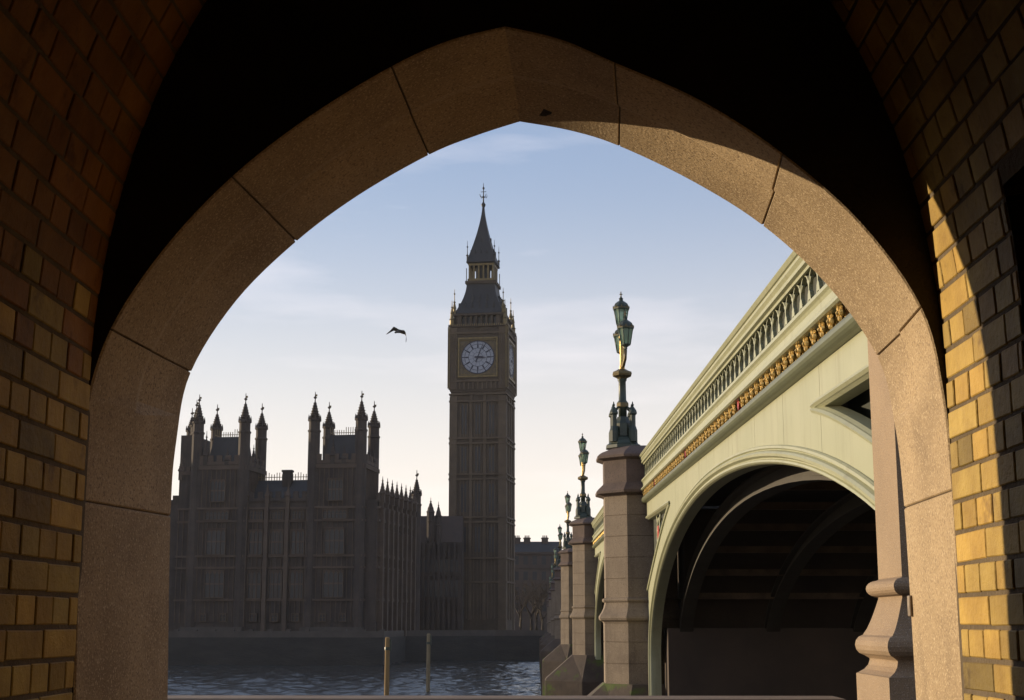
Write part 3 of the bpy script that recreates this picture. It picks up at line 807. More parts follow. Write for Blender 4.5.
def turret(x, y, z0, zbody, ztip, r=.97):
    mb = MB(); h = ztip - zbody
    mb.lathe([(r, z0), (r, zbody - 2.2), (r * 1.12, zbody - 2.1), (r * 1.12, zbody - 1.8), (r * .95, zbody - 1.7), (r * .95, zbody - .3), (r * 1.15, zbody - .15), (r * 1.15, zbody + .1), (r * .92, zbody + .2)], 8, x, y)
    # little gables ring
    for k in range(8):
        a = R(45 * k); mb.lathe([(.10, zbody - .1), (.12, zbody + .3), (.03, zbody + 1.0)], 4, x + r * 1.08 * math.cos(a + .39), y + r * 1.08 * math.sin(a + .39))
    prof = [(r * .85, zbody + .15)]
    N = 7
    for k in range(1, N + 1):
        u = k / N; rr = r * .80 * (1 - u) ** .75 * (1 - .15 * u) + .08; zz = zbody + .2 + h * .66 * u
        prof += [(rr, zz - .12), (rr * 1.25 + .02, zz), (rr * .92, zz + .06)]
    zt = zbody + .2 + h * .66
    prof += [(.09, zt + .3), (.28, zt + .5), (.28, zt + .62), (.08, zt + .8), (.055, zt + 1.6)]
    mb.lathe(prof, 8, x, y)
    o = mb.build('turret', M['palace'], PAL)
    v = MB(); v.tube([(x, y, zt + 1.5), (x, y, ztip)], .05, 5); v.box(x - .03, x + .38, y - .03, y + .03, ztip - .75, ztip - .4)
    v.build('weather_vane', M['gold_dull'], o)
def window(xc, z0, z1, w, y, nm=3, parent=None, side=None):
    # recessed traceried window ; side: (origin, dir) for the receding wall
    T = side or Matrix.Identity(4)
    m = MB(); m.box(xc - w / 2, xc + w / 2, y - .06, y - .02, z0, z1, M=T)
    f = m.build('window', M['window'], PAL)
    m = MB()
    fw = .14
    m.box(xc - w / 2 - fw, xc - w / 2 - .003, y - .35, y - .01, z0 - fw, z1 + fw, M=T); m.box(xc + w / 2 + .003, xc + w / 2 + fw, y - .35, y - .01, z0 - fw, z1 + fw, M=T)
    m.box(xc - w / 2, xc + w / 2, y - .36, y - .012, z1 + .003, z1 + fw + .02, M=T); m.box(xc - w / 2, xc + w / 2, y - .36, y - .012, z0 - fw, z0 - .003, M=T)
    for k in range(1, nm + 1):
        x = xc - w / 2 + w * k / (nm + 1); m.box(x - .06, x + .06, y - .2, y - .063, z0, z1, M=T)
    m.box(xc - w / 2, xc + w / 2, y - .17, y - .064, z0 + (z1 - z0) * .48, z0 + (z1 - z0) * .54, M=T)
    for k in range(nm + 1):   # pointed heads
        x = xc - w / 2 + w * (k + .5) / (nm + 1); hw = w / (nm + 1) / 2
        m.add([(x - hw, y - .15, z1), (x + hw, y - .15, z1), (x, y - .15, z1 - hw * .2), (x - hw, y - .15, z1 - hw * 1.6), (x + hw, y - .15, z1 - hw * 1.6)], [(0, 2, 3), (1, 4, 2)], M=T)
    m.build('window_frame', M['palace_trim'], f)
def ribs(mb, x0, x1, z0, z1, y, st=.85, T=None, t=.09):
    n = max(1, int((x1 - x0) / (st * .8)))
    for k in range(n + 1):
        x = x0 + (x1 - x0) * k / n; mb.box(x - t, x + t, y - .18, y - .01, z0, z1, M=T)
def string(mb, x0, x1, z, y, T=None, h=.35, d=.4): mb.box(x0, x1, y - d, y + .05, z - h / 2, z + h / 2, M=T)
def crenel(mb, x0, x1, z, y, T=None, h=.9):
    mb.box(x0, x1, y - .25, y + .15, z - .55, z, M=T)
    n = max(2, int((x1 - x0) / 1.5)); w = (x1 - x0) / n
    for k in range(n): mb.box(x0 + w * (k + .2), x0 + w * (k + .8), y - .24, y + .14, z - .001, z + h, M=T)
zbase = 0
za_, zb_, zc_, zd_, ze_, zf_ = [LZ(v) for v in (508, 521, 556, 567.6, 600, 623)]
zt468, zpar_t, zpar_m = LZ(468), LZ(461), LZ(498)
xs = dict(LL=LX(192), LR=LX(250), ML=LX(250), MR=LX(308.7), RL=LX(308.7), RR=LX(368))
XL, XR = xs['LL'], LX(378)
# main body
m = MB()
m.box(XL, XR, 0, 24, zbase, zpar_m - .55); m.build('walls', M['palace'], PAL)
towers = [(LX(198.3), LX(244.8), 'L'), (LX(314.6), LX(361.4), 'R')]
TD = 9.2
for (tx0, tx1, nm) in towers:
    x0, x1 = tx0 - .75, tx1 + .75
    m = MB(); m.box(x0, x1, -.9, TD + .6, zbase, zpar_t - .4)
    m.box(x1, x1 + (LX(377.6) - LX(368)) * .0 + .02, 0, 1, 0, 1)
    tw = m.build('tower_walls', M['palace'], PAL)
    m = MB()
    for T, a, b, yy in ((None, x0, x1, -.9), (Matrix.Translation((x1, -.9, 0)) @ Matrix.Rotation(R(90), 4, 'Z'), 0, TD + 1.5, 0)):
        for zz in (zt468, zpar_t - .9): string(m, a, b, zz, yy, T, .4, .35)
        for zz in (za_, zb_, zc_, zd_, ze_): string(m, a, b, zz, yy, T)
        crenel(m, a + 1, b - 1, zpar_t, yy, T, 1.1)
        ribs(m, a + 1.2, b - 1.2, za_ + .2, zt468 - .2, yy, 1.0, T, .08)
        for lo_, hi_ in ((zb_, za_), (zc_, zb_), (zd_, zc_), (ze_, zd_), (zf_, ze_)): ribs(m, a + .9, b - .9, lo_ + .2, hi_ - .2, yy, 1.05, T, .07)
    m.build('string_courses', M['palace_trim'], tw)
    m = MB(); m.box(x0 - .5, x1 + .5, -2.4, -.91, zbase, 1.7); m.box(x0 - .7, x1 + .7, -2.6, -.92, zbase, .9); m.build('base_plinth', M['terrace'], tw)
    xc = (x0 + x1) / 2
    window(xc, LZ(501), LZ(480), 2.6, -1.15); window(xc, LZ(554), LZ(529), 3.4, -1.15); window(xc, LZ(597), LZ(571), 3.4, -1.15)
    window(xc, LZ(519), LZ(510.5), 4.2, -1.12, 5)
    window(xc - 1.8, LZ(621), LZ(614), 1.0, -1.1, 1); window(xc + 1.8, LZ(621), LZ(614), 1.0, -1.1, 1)
    zt_n, zt_f = LZ(393), LZ(393) - .6
    for tx in (tx0, tx1): turret(tx, -.5, zbase, LZ(421), zt_n)
    for tx in (tx0, tx1): turret(tx, TD, zbase, LZ(421), zt_f)
    # intermediate pinnacles on the parapet
    for fx, yy, hh_ in (((.20, -.8, 6.6) if nm == 'L' else (.42, -.8, 5.4)), (.66, -.8, 3.6)):
        m = MB(); pinnacle(m, tx0 + (tx1 - tx0) * fx, yy, zpar_t - 1, hh_, .38); m.build('pinnacle', M['palace'], tw)
    for fy in (.33, .66): m = MB(); pinnacle(m, x1 - .1, TD * fy, zpar_t - 1, 4.5, .36); m.build('pinnacle', M['palace'], tw)
    # steep iron roof with cresting
    m = MB(); zt = LZ(437, 4); a, b = tx0 + 1.3, tx1 - 1.0; c, d = .6, TD - .6
    m.add([(a, c, zpar_t - 1), (b, c, zpar_t - 1), (b, d, zpar_t - 1), (a, d, zpar_t - 1), (a + .9, c + 1.6, zt), (b - .6, c + 1.6, zt), (b - .6, d - 1.6, zt), (a + .9, d - 1.6, zt)], [(0, 1, 5, 4), (1, 2, 6, 5), (2, 3, 7, 6), (3, 0, 4, 7), (4, 5, 6, 7)])
    rf = m.build('roof', M['slate'], PAL)
    m = MB()
    for yy in (c + 1.6, d - 1.6):
        m.box(a + .9, b - .6, yy - .04, yy + .04, zt + .35, zt + .45)
        k = a + .9
        while k <= b - .5: m.box(k - .05, k + .05, yy - .05, yy + .05, zt, zt + .9 + .5 * (int(k * 10) % 2)); k += .42
    for xx in (a + .9, b - .6): m.box(xx - .05, xx + .05, c + 1.6, d - 1.6, zt + .34, zt + .46)
    m.build('cresting', M['gold_dull'], rf)
# centre between the towers
m = MB(); a, b = towers[0][1] + .76, towers[1][0] - .76
for zz in (za_, zb_, zc_, zd_, ze_): string(m, a, b, zz, 0)
for lo_, hi_ in ((zb_, za_), (zc_, zb_), (zd_, zc_), (ze_, zd_), (zf_, ze_)): ribs(m, a + .3, b - .3, lo_ + .2, hi_ - .2, 0, 1.05, None, .07)
m.build('string_courses', M['palace_trim'], PAL)
m = MB(); crenel(m, a, b, zpar_m, 0, None, 1.2); m.build('parapet', M['palace'], PAL)
bay = (b - a) / 3
for k in range(4):
    x = a + bay * k
    m = MB(); m.box(x - .35, x + .35, -.9, .0, zbase, za_); m.box(x - .28, x + .28, -.6, .0, za_, zpar_m)
    pinnacle(m, x, -.3, zpar_m - .8, 3.6, .34); m.build('buttress', M['palace_trim'], PAL)
for k in range(3):
    x = a + bay * (k + .5)
    window(x, LZ(519), LZ(510.5), 2.2, -.1, 3); window(x, LZ(554), LZ(530), 2.3, -.1, 2); window(x, LZ(598), LZ(571), 2.3, -.1, 2); window(x, LZ(621), LZ(614), 1.1, -.1, 1)
m = MB(); zt = LZ(480, 6); zc2 = zpar_m - 1
m.add([(a, 1, zc2), (b, 1, zc2), (b, 12, zc2), (a, 12, zc2), (a, 6, zt), (b, 6, zt)], [(0, 1, 5, 4), (2, 3, 4, 5), (0, 4, 3), (1, 2, 5)])
rf = m.build('roof', M['slate'], PAL)
m = MB(); k = a
while k < b: m.box(k - .06, k + .06, 5.95, 6.05, zt - .05, zt + 1.1 + .3 * (int(k * 5) % 2)); k += .5
m.box(a, b, 5.96, 6.04, zt + .5, zt + .62); m.build('cresting', M['gold_dull'], rf)
m = MB(); cxx = LX(289.5, 6); m.box(cxx - .8, cxx + .8, 4.6, 5.9, zc2, LZ(472, 5)); m.box(cxx - .95, cxx + .95, 4.5, 6.0, LZ(472, 5) + .003, LZ(471, 5) + .2); m.build('chimney', M['palace'], rf)
# receding north side with its row of pinnacles
sd_len = 26.0
e = Vector((XR, 0, 0))
TS = Matrix.Translation((XR, 0, 0)) @ Matrix.Rotation(R(87.5), 4, 'Z')
m = MB(); m.box(0, sd_len, 0, 8, zbase, zpar_m - .7, M=TS); m.build('side_walls', M['palace'], PAL)
m = MB()
for zz in (za_, zb_, zc_, zd_, ze_): string(m, 0, sd_len, zz, -.01, TS)
for lo_, hi_ in ((zb_, za_), (zc_, zb_), (zd_, zc_), (ze_, zd_), (zf_, ze_)): ribs(m, .3, sd_len - .3, lo_ + .2, hi_ - .2, 0, .95, TS, .07)
crenel(m, 0, sd_len, zpar_m - .2, 0, TS, 1.0); m.build('string_courses', M['palace_trim'], PAL)
nb = 8
for k in range(nb):
    s = 1.6 + (sd_len - 3.0) * k / (nb - 1)
    m = MB(); p = TS @ Vector((s, -.5, 0)); m.box(s - .4, s + .4, -.9, 0, zbase, za_, M=TS); m.box(s - .33, s + .33, -.7, 0, za_, zpar_m - .5, M=TS)
    pinnacle(m, p.x, p.y, zpar_m - .8, 4.6, .42); m.build('buttress', M['palace_trim'], PAL)
    if k < nb - 1:
        sc_ = s + (sd_len - 3.0) / (nb - 1) / 2
        for zl, zh in ((519, 510.5), (554, 530), (598, 571)): window(sc_, LZ(zl), LZ(zh), 1.7, -.1, 1, side=TS)
p = TS @ Vector((sd_len + .6, -.4, 0)); turret(p.x, p.y, zbase, LZ(496, 26), LZ(471, 26, 414), .85)
# lower wing running off to the left
zl1, zl2 = LZ(470), LZ(498)
m = MB(); m.box(LX(180), XL, .2, 20, zbase, zl1); m.build('stair_block', M['palace'], PAL)
m = MB(); pinnacle(m, LX(181.5), .2, zl1 - 1.5, 5.0, .35)
crenel(m, LX(180), XL, zl1, .2, None, .9)
for zz in (za_, zb_, zc_, zd_, ze_): string(m, LX(180), XL, zz, .2)
ribs(m, LX(180) + .2, XL - .2, zf_, za_, .2, .9); m.build('string_courses', M['palace_trim'], PAL)
turret(LX(194.8, 16), 16, zbase, LZ(424, 16), LZ(398, 16), .95)
turret(LX(190.5, 20), 20, zbase, LZ(429, 20), LZ(408, 20), .9)
m = MB(); m.box(LX(188, 18), LX(200, 18), 14, 24, zbase, LZ(436, 18)); m.build('rear_tower_walls', M['palace'], PAL)
m = MB(); x_l = -270
m.box(x_l, LX(180) - .01, 1, 22, zbase, zl2); crenel(m, LX(120), LX(180) - .01, zl2, 1, None, .8); m.build('river_wing', M['palace'], PAL)
m = MB(); m.box(x_l, -90, 6, 34, zbase, 37); m.build('shade_range', M['slate'], PAL)  # unseen mass, its height raised to shade the far bridge piers
m = MB(); m.box(-318, -286, -2, 26, zbase, 90); m.build('great_tower', M['palace'], PAL)  # tower out of view, added to throw shade on the far bridge piers
# link block between palace and clock tower
LO = Vector((-26, 286, GZ))
x0b, x1b = at(416, 560, 292).x, at(452, 560, 292).x
LB = empty('link_range', (x0b, 292, GZ)); tag(LB, 'lower dark palace range with brown roof between palace and clock tower', 'building')
def tl(v): return Vector(v) - Vector(LB.location)
zr1, zr2 = at(430, 542, 292).z, at(430, 516, 296).z
m = MB(); m.box(0, x1b - x0b + 2, 0, 9, 0, zr1 - GZ); m.build('walls', M['palace'], LB)
m = MB(); w = x1b - x0b + 2
m.add([(0, 0, zr1 - GZ), (w, 0, zr1 - GZ), (w, 9, zr1 - GZ), (0, 9, zr1 - GZ), (0, 4, zr2 - GZ), (w, 4, zr2 - GZ)], [(0, 1, 5, 4), (2, 3, 4, 5), (0, 4, 3), (1, 2, 5)]); m.build('roof', mat('brown range roof', (.06, .04, .03), (.042, .03, .025), .5, rough=.8), LB)
m = MB()
for k in range(9): x = .5 + (w - 1) * k / 8; m.box(x - .25, x + .25, -.6, 0, 0, zr1 - GZ - .3)
for zz in (556, 575, 600): m.box(0, w, -.4, 0, at(430, zz, 292).z - GZ - .2, at(430, zz, 292).z - GZ + .2)
m.build('buttresses', M['palace'], LB)
for k in range(8):
    x = .5 + (w - 1) * (k + .5) / 8
    for zz, zh in ((572, 560), (597, 580)):
        m = MB(); m.box(x - .5, x + .5, -.08, -.02, at(430, zz, 292).z - GZ, at(430, zh, 292).z - GZ); m.build('window', M['window'], LB)
def pin2(px, ytip, ybody, r):
    m = MB(); x = at(px, 560, 291).x - x0b; zb = at(px, ybody, 291).z - GZ; zt = at(px, ytip, 291).z - GZ; h = zt - zb
    m.lathe([(r * .5, zb - 7), (r, zb - 5.5), (r, zb - 2), (r * 1.15, zb - 1.8), (r, zb - 1.6), (r, zb), (r * 1.2, zb + .1), (r * .9, zb + .3), (r * .75, zb + h * .25), (r * .8, zb + h * .28), (r * .45, zb + h * .45), (r * .5, zb + h * .48), (r * .15, zb + h * .7), (r * .3, zb + h * .74), (.06, zb + h * .8), (.04, zt)], 8, x, .3); m.build('turret', M['palace'], LB)
pin2(429.7, 497, 512, .75); pin2(437.6, 501, 516, .6)
tag(LB, None)

# ------------------------------------------------------------------ clock tower
TA = -R(7.8)
CT = empty('clock_tower', (0, 0, GZ), TA)
TW = 5.72                                     # half width of the shaft
c0 = at(482.4, 480, 306); CT.location = (c0.x, 306, GZ)
tag(CT, 'tall square clock tower with white dial and steep iron spire against the sky', 'clock tower')
def Z(py): return at(481, py, 300.3 if py > 331.5 else 304.0 + (331 - py) / 331 * 5).z - GZ
def tp(mb, name, m, parent=CT): return mb.build(name, m, parent)
def sqr(prof, m_=None):
    m_ = m_ or MB(); m_.lathe([(r, z_) for r, z_ in prof], 4, rot=math.pi / 4); return m_
tp(sqr([(TW + .06, 0), (TW + .06, Z(560)), (TW, Z(558)), (TW, Z(392))]), 'shaft', M['tower'])
m = MB()
for q in range(4):
    T = Matrix.Rotation(R(90 * q), 4, 'Z')
    # corner buttresses
    m.box(-TW - .25, -TW + 1.35, -TW - .3, -TW, 0, Z(396), M=T); m.box(TW - 1.35, TW + .25, -TW - .3, -TW, 0, Z(396), M=T)
    levels = [620, 582, 558, 522, 517, 479, 474, 443, 438, 401, 394]
    for a, b in zip(levels, levels[1:]):
        for k in range(1, 3): x = -TW + 1.35 + (2 * TW - 2.7) * k / 3; m.box(x - .32, x + .32, -TW - .26, -TW, Z(a), Z(b), M=T)
        if a - b > 10:
            for k in range(3):
                xa = -TW + 1.35 + (2 * TW - 2.7) * k / 3
                for kk in range(1, 4): x = xa + (2 * TW - 2.7) / 3 * kk / 4; m.box(x - .09, x + .09, -TW - .14, -TW, Z(a) + .3, Z(b) - .3, M=T)
    for lv in levels[1:]: m.box(-TW - .32, TW + .32, -TW - .42, -TW + .01, Z(lv) - .18, Z(lv) + .18, M=T)
tp(m, 'panelling', M['tower_trim'])
for q in (0, 1):    # slit windows on the two faces in view
    T = Matrix.Rotation(R(90 * q), 4, 'Z')
    for a, b in ((434, 405), (471, 447), (512, 484), (552, 527), (600, 565)):
        for k in range(3):
            xa = -TW + 1.35 + (2 * TW - 2.7) * (k + .5) / 3
            m = MB()
            for s_ in (-.33, .33): m.box(xa + s_ - .19, xa + s_ + .19, -TW - .05, -TW - .01, Z(a), Z(b), M=T)
            tp(m, 'window', M['window'])
CW = 6.05
tp(sqr([(TW, Z(393)), (CW - .1, Z(391)), (CW, Z(389)), (CW, Z(331)), (CW + .3, Z(330)), (CW + .3, Z(328.5)), (CW - .8, Z(328))]), 'clock_stage', M['tower'])
m = MB()
for q in range(4):
    T = Matrix.Rotation(R(90 * q), 4, 'Z')
    for lv in (381, 333): m.box(-CW - .2, CW + .2, -CW - .3, -CW, Z(lv) - .2, Z(lv) + .2, M=T)
    for k in range(9): x = -CW + 2.2 + (2 * CW - 4.4) * k / 8; m.box(x - .16, x + .16, -CW - .2, -CW, Z(389), Z(382), M=T)
    for sg in (-1, 1):
        x = sg * (CW - .75); m.box(x - .8, x + .8, -CW - .22, -CW, Z(389), Z(331), M=T)
        for kk in range(4): m.box(x - .8 + kk * .53 - .05, x - .8 + kk * .53 + .05, -CW - .34, -CW - .221, Z(386), Z(334), M=T)
tp(m, 'stage_panelling', M['tower_trim'])
m = MB()
for q in range(4):
    T = Matrix.Rotation(R(90 * q), 4, 'Z')
    for sg in (-1, 1): m.box(sg * CW - .09, sg * CW + .09, -CW - .42, -CW - .25, Z(388), Z(330), M=T)
    for k in range(26): x = -CW + .2 + (2 * CW - .4) * k / 25; m.box(x - .09, x + .09, -CW - .33, -CW - .2, Z(330) + .1, Z(327.5), M=T)
tp(m, 'gilt_trim', M['gold_dull'])
zdial = Z(357.5); RD = 3.45
for q in range(4):
    T = Matrix.Rotation(R(90 * q), 4, 'Z')
    fr = MB(); F = 4.25
    for a0, a1, b0_, b1_ in ((-F, F, F - .35, F), (-F, F, -F, -F + .35), (-F, -F + .35, -F + .351, F - .351), (F - .35, F, -F + .351, F - .351)): fr.box(a0, a1, -CW - .32, -CW - .01, zdial + b0_, zdial + b1_, M=T)
    fr.box(-F + .55, F - .55, -CW - .26, -CW - .01, zdial - F + .52, zdial - F + .64, M=T); fr.box(-F + .55, F - .55, -CW - .26, -CW - .01, zdial + F - .64, zdial + F - .52, M=T)
    fo = tp(fr, 'clock_face', M['gold_dull'])
    TT = T @ Matrix.Translation((0, -CW, zdial)) @ Matrix.Rotation(R(90), 4, 'X')
    sp_ = MB(); sp_.box(-F + .36, F - .36, -CW - .05, -CW - .005, zdial - F + .36, zdial + F - .36, M=T); sp_.build('spandrel', mat('dial surround %d' % q, (.14, .10, .045), (.06, .045, .03), 1.5, rough=.6), fo)
    d_ = MB(); d_.lathe([(RD, .055), (RD, .12)], 48, rot=0, M=TT); d_.build('dial', M['dial'], fo)
    k_ = MB()
    def ringm(r0, r1, z0_=.125, z1_=.16, n=48):
        vs = []
        for i in range(n):
            a_ = 2 * math.pi * i / n
            for r_, zz in ((r0, z0_), (r1, z0_), (r1, z1_), (r0, z1_)): vs.append((r_ * math.cos(a_), r_ * math.sin(a_), zz))
        k_.add(vs, [(i * 4 + j, i * 4 + (j + 1) % 4, ((i + 1) % n) * 4 + (j + 1) % 4, ((i + 1) % n) * 4 + j) for i in range(n) for j in range(4)], M=TT)
    ringm(3.38, 3.56, .06, .2); ringm(2.72, 2.80); ringm(1.92, 2.02); ringm(.98, 1.03)
    for h_ in range(12):
        Tr = TT @ Matrix.Rotation(R(30 * h_), 4, 'Z')
        k_.box(-.10, .10, 1.98, 3.4, .126, .155, M=Tr); k_.box(-.16, .16, 2.1, 2.6, .127, .158, M=Tr)
        k_.box(-.02, .02, 1.0, 1.98, .126, .15, M=TT @ Matrix.Rotation(R(30 * h_ + 15), 4, 'Z'))
    for h_ in range(60): k_.box(-.02, .02, 2.8, 3.38, .125, .15, M=TT @ Matrix.Rotation(R(6 * h_), 4, 'Z'))
    k_.build('dial_tracery', M['ink'], fo)
    hh = MB(); Tr = TT @ Matrix.Rotation(-R(92), 4, 'Z')
    hh.add([(-.18, -.7, .2), (.18, -.7, .2), (.24, .8, .2), (0, 1.95, .2), (-.24, .8, .2), (-.18, -.7, .26), (.18, -.7, .26), (.24, .8, .26), (0, 1.95, .26), (-.24, .8, .26)], [(0, 1, 2, 3, 4), (9, 8, 7, 6, 5), (0, 5, 6, 1), (1, 6, 7, 2), (2, 7, 8, 3), (3, 8, 9, 4), (4, 9, 5, 0)], M=Tr)
    hh.build('hour_hand', M['ink'], fo)
    hh = MB(); Tr = TT @ Matrix.Rotation(-R(22), 4, 'Z')
    hh.add([(-.14, -1.1, .28), (.14, -1.1, .28), (.12, 0, .28), (.03, 3.05, .28), (-.03, 3.05, .28), (-.12, 0, .28), (-.14, -1.1, .33), (.14, -1.1, .33), (.12, 0, .33), (.03, 3.05, .33), (-.03, 3.05, .33), (-.12, 0, .33)], [(0, 1, 2, 3, 4, 5), (11, 10, 9, 8, 7, 6)] + [(i, 6 + i, 6 + (i + 1) % 6, (i + 1) % 6) for i in range(6)], M=Tr)
    hh.lathe([(.3, .2), (.3, .3)], 12, M=TT); hh.build('minute_hand', M['ink'], fo)
# belfry
BW = 5.35
m = MB(); m.lathe([(BW - .9, Z(329)), (BW - .9, Z(319))], 4, rot=math.pi / 4); tp(m, 'belfry_louvres', M['window'])
m = sqr([(BW, Z(319)), (BW + .25, Z(318.4)), (BW + .25, Z(316.8)), (BW - .2, Z(316))])
for q in range(4):
    T = Matrix.Rotation(R(90 * q), 4, 'Z')
    for sg in (-1, 1): m.box(sg * (BW - .7) - .7, sg * (BW - .7) + .7, -BW, -BW + .7, Z(331), Z(318.8), M=T)
    for k in range(8): x = -BW + 1.4 + (2 * BW - 2.8) * k / 7; m.box(x - .22, x + .22, -BW + .03, -BW + .6, Z(331), Z(319), M=T)
tp(m, 'belfry', M['tower'])
for sx in (-1, 1):
    for sy in (-1, 1):
        m = MB(); x, y = sx * (CW - .35), sy * (CW - .35)
        m.lathe([(.45, Z(331)), (.45, Z(323)), (.6, Z(322.6)), (.4, Z(321.8)), (.28, Z(317)), (.36, Z(316.6)), (.12, Z(311)), (.26, Z(310.4)), (.09, Z(309.6)), (.05, Z(304))], 8, x, y)
        x, y = sx * (BW - .1), sy * (BW - .1)
        m.lathe([(.3, Z(318)), (.3, Z(312)), (.4, Z(311.6)), (.14, Z(306)), (.28, Z(305)), (.08, Z(304)), (.07, Z(298)), (.2, Z(297)), (.06, Z(296)), (.04, Z(292.5))], 8, x, y)
        tp(m, 'corner_pinnacle', M['gold_dull'])
# lower roof, concave
rfp = []
for k in range(13):
    u = k / 12; rfp.append((5.35 - (5.35 - 3.05) * (1 - (1 - u) ** 1.75), Z(316) + (Z(285) - Z(316)) * u))
lr = tp(sqr(rfp), 'lower_roof', M['slate'])
m = MB()
for q in range(4):
    T = Matrix.Rotation(R(90 * q), 4, 'Z')
    for row, nn in ((2.2, 5), (5.2, 3)):
        u = row / 12; i0 = int(row); r_ = rfp[i0][0]; zz = rfp[i0][1]
        for k in range(nn):
            x = (k - (nn - 1) / 2) * (1.55)
            m.add([(x - .38, -r_ - .05, zz), (x + .38, -r_ - .05, zz), (x, -r_ - .05, zz + 1.5), (x - .38, -r_ + .9, zz), (x + .38, -r_ + .9, zz), (x, -r_ + 1.0, zz + 1.5)], [(0, 1, 2), (3, 5, 4), (0, 2, 5, 3), (1, 4, 5, 2)], M=T)
m.build('dormers', M['slate'], lr)
# ring balcony and lantern
tp(sqr([(3.3, Z(285.5)), (3.35, Z(284.8)), (3.35, Z(282.5)), (2.7, Z(282.4))]), 'balcony', M['tower'])
m = MB(); m.lathe([(1.5, Z(283)), (1.5, Z(264))], 8); tp(m, 'lantern_core', M['slate'])
m = MB()
for q in range(4):
    T = Matrix.Rotation(R(90 * q), 4, 'Z')
    for k in range(6): x = -2.55 + 5.1 * k / 5; m.box(x - .16, x + .16, -2.72, -2.4, Z(283), Z(265), M=T)
    m.box(-2.75, 2.75, -2.78, -2.4, Z(267), Z(263.5), M=T); m.box(-2.9, 2.9, -2.9, -2.6, Z(283), Z(280), M=T)
    for sg in (-1, 1): m.box(sg * 3.1 - .07, sg * 3.1 + .07, -3.17, -3.03, Z(283), Z(270), M=T)
tp(m, 'lantern_arcade', M['gold_dull'])
sp_p = []
for k in range(15):
    u = k / 14; sp_p.append((.22 + (3.15 - .22) * (1 - u) ** 1.45, Z(263.5) + (Z(207) - Z(263.5)) * u))
spf = tp(sqr([(2.9, Z(265)), (3.2, Z(264))] + sp_p), 'spire', M['slate'])
m = MB()
for q in range(4):
    T = Matrix.Rotation(R(90 * q), 4, 'Z')
    for i0, nn in ((2, 3), (5, 1)):
        r_, zz = sp_p[i0]
        for k in range(nn):
            x = (k - (nn - 1) / 2) * 1.2
            m.add([(x - .3, -r_ - .05, zz), (x + .3, -r_ - .05, zz), (x, -r_ - .05, zz + 1.2), (x - .3, -r_ + .7, zz), (x + .3, -r_ + .7, zz), (x, -r_ + .9, zz + 1.2)], [(0, 1, 2), (3, 5, 4), (0, 2, 5, 3), (1, 4, 5, 2)], M=T)
    m.lathe([(.16, Z(265)), (.16, Z(258)), (.3, Z(257.5)), (.08, Z(256)), (.06, Z(250)), (.2, Z(249)), (.05, Z(248)), (.03, Z(243))], 6, *(T @ Vector((-2.95, -2.95, 0))).xy)
m.build('dormers', M['slate'], spf)
m = MB(); m.lathe([(.22, Z(207.5)), (.42, Z(206)), (.5, Z(204.5)), (.3, Z(203)), (.16, Z(202)), (.14, Z(198)), (.3, Z(197)), (.12, Z(196)), (.09, Z(190)), (.24, Z(189)), (.24, Z(188)), (.07, Z(187)), (.05, Z(183.5))], 10)
for q in range(4):
    T = Matrix.Rotation(R(90 * q + 45), 4, 'Z'); m.tube([T @ Vector((.1, 0, Z(197))), T @ Vector((.75, 0, Z(197.5))), T @ Vector((1.0, 0, Z(195)))], .07, 5)
m.tube([(-.6, 0, Z(192)), (.6, 0, Z(192))], .07, 5)
tp(m, 'finial', M['slate'])

# ------------------------------------------------------------------ far bank details
def wz(y, Y, px=350): return at(px, y, Y).z
g = MB()
pts = [(-1200, 252.5), (-26, 250.5), (-24.5, 275), (-8, 283), (200, 283)]
def wall_run(mb, pts, z0, z1, th=2.0):
    for (a, b), (c, d) in zip(pts, pts[1:]):
        n = Vector((-(d - b), c - a)).normalized() * th
        mb.add([(a, b, z0), (c, d, z0), (c, d, z1), (a, b, z1), (a + n.x, b + n.y, z0), (c + n.x, d + n.y, z0), (c + n.x, d + n.y, z1), (a + n.x, b + n.y, z1)], [(0, 1, 2, 3), (5, 4, 7, 6), (3, 2, 6, 7), (0, 4, 5, 1), (0, 3, 7, 4), (1, 5, 6, 2)])
g = MB(); wall_run(g, pts, -9, GZ + .0)
tag(g.build('embankment_wall', M['wall']), 'dark granite embankment wall rising from the far side of the river', 'wall')
g = MB(); g.box(-1200, -26.4, 252, 292, -9, GZ - .05); g.box(-26.3, 400, 284.5, 292, -9, GZ - .05); tag(g.build('terrace_ground', M['ground']), kind='structure')
g = MB(); p2 = [(a, b + .4) for a, b in pts]; wall_run(g, p2, GZ, GZ + 1.05, .45)
k = -100.0
while k < -26: g.box(k - .35, k + .35, 250.9, 252.0, GZ - .5, GZ + 1.35) if k > -100 else None; k += 3.2
tag(g.build('terrace_parapet', M['terrace']), 'pale stone parapet along the palace terrace on the far embankment', 'parapet')
for px in (192, 236, 310, 358):      # projecting bays of the terrace
    pass
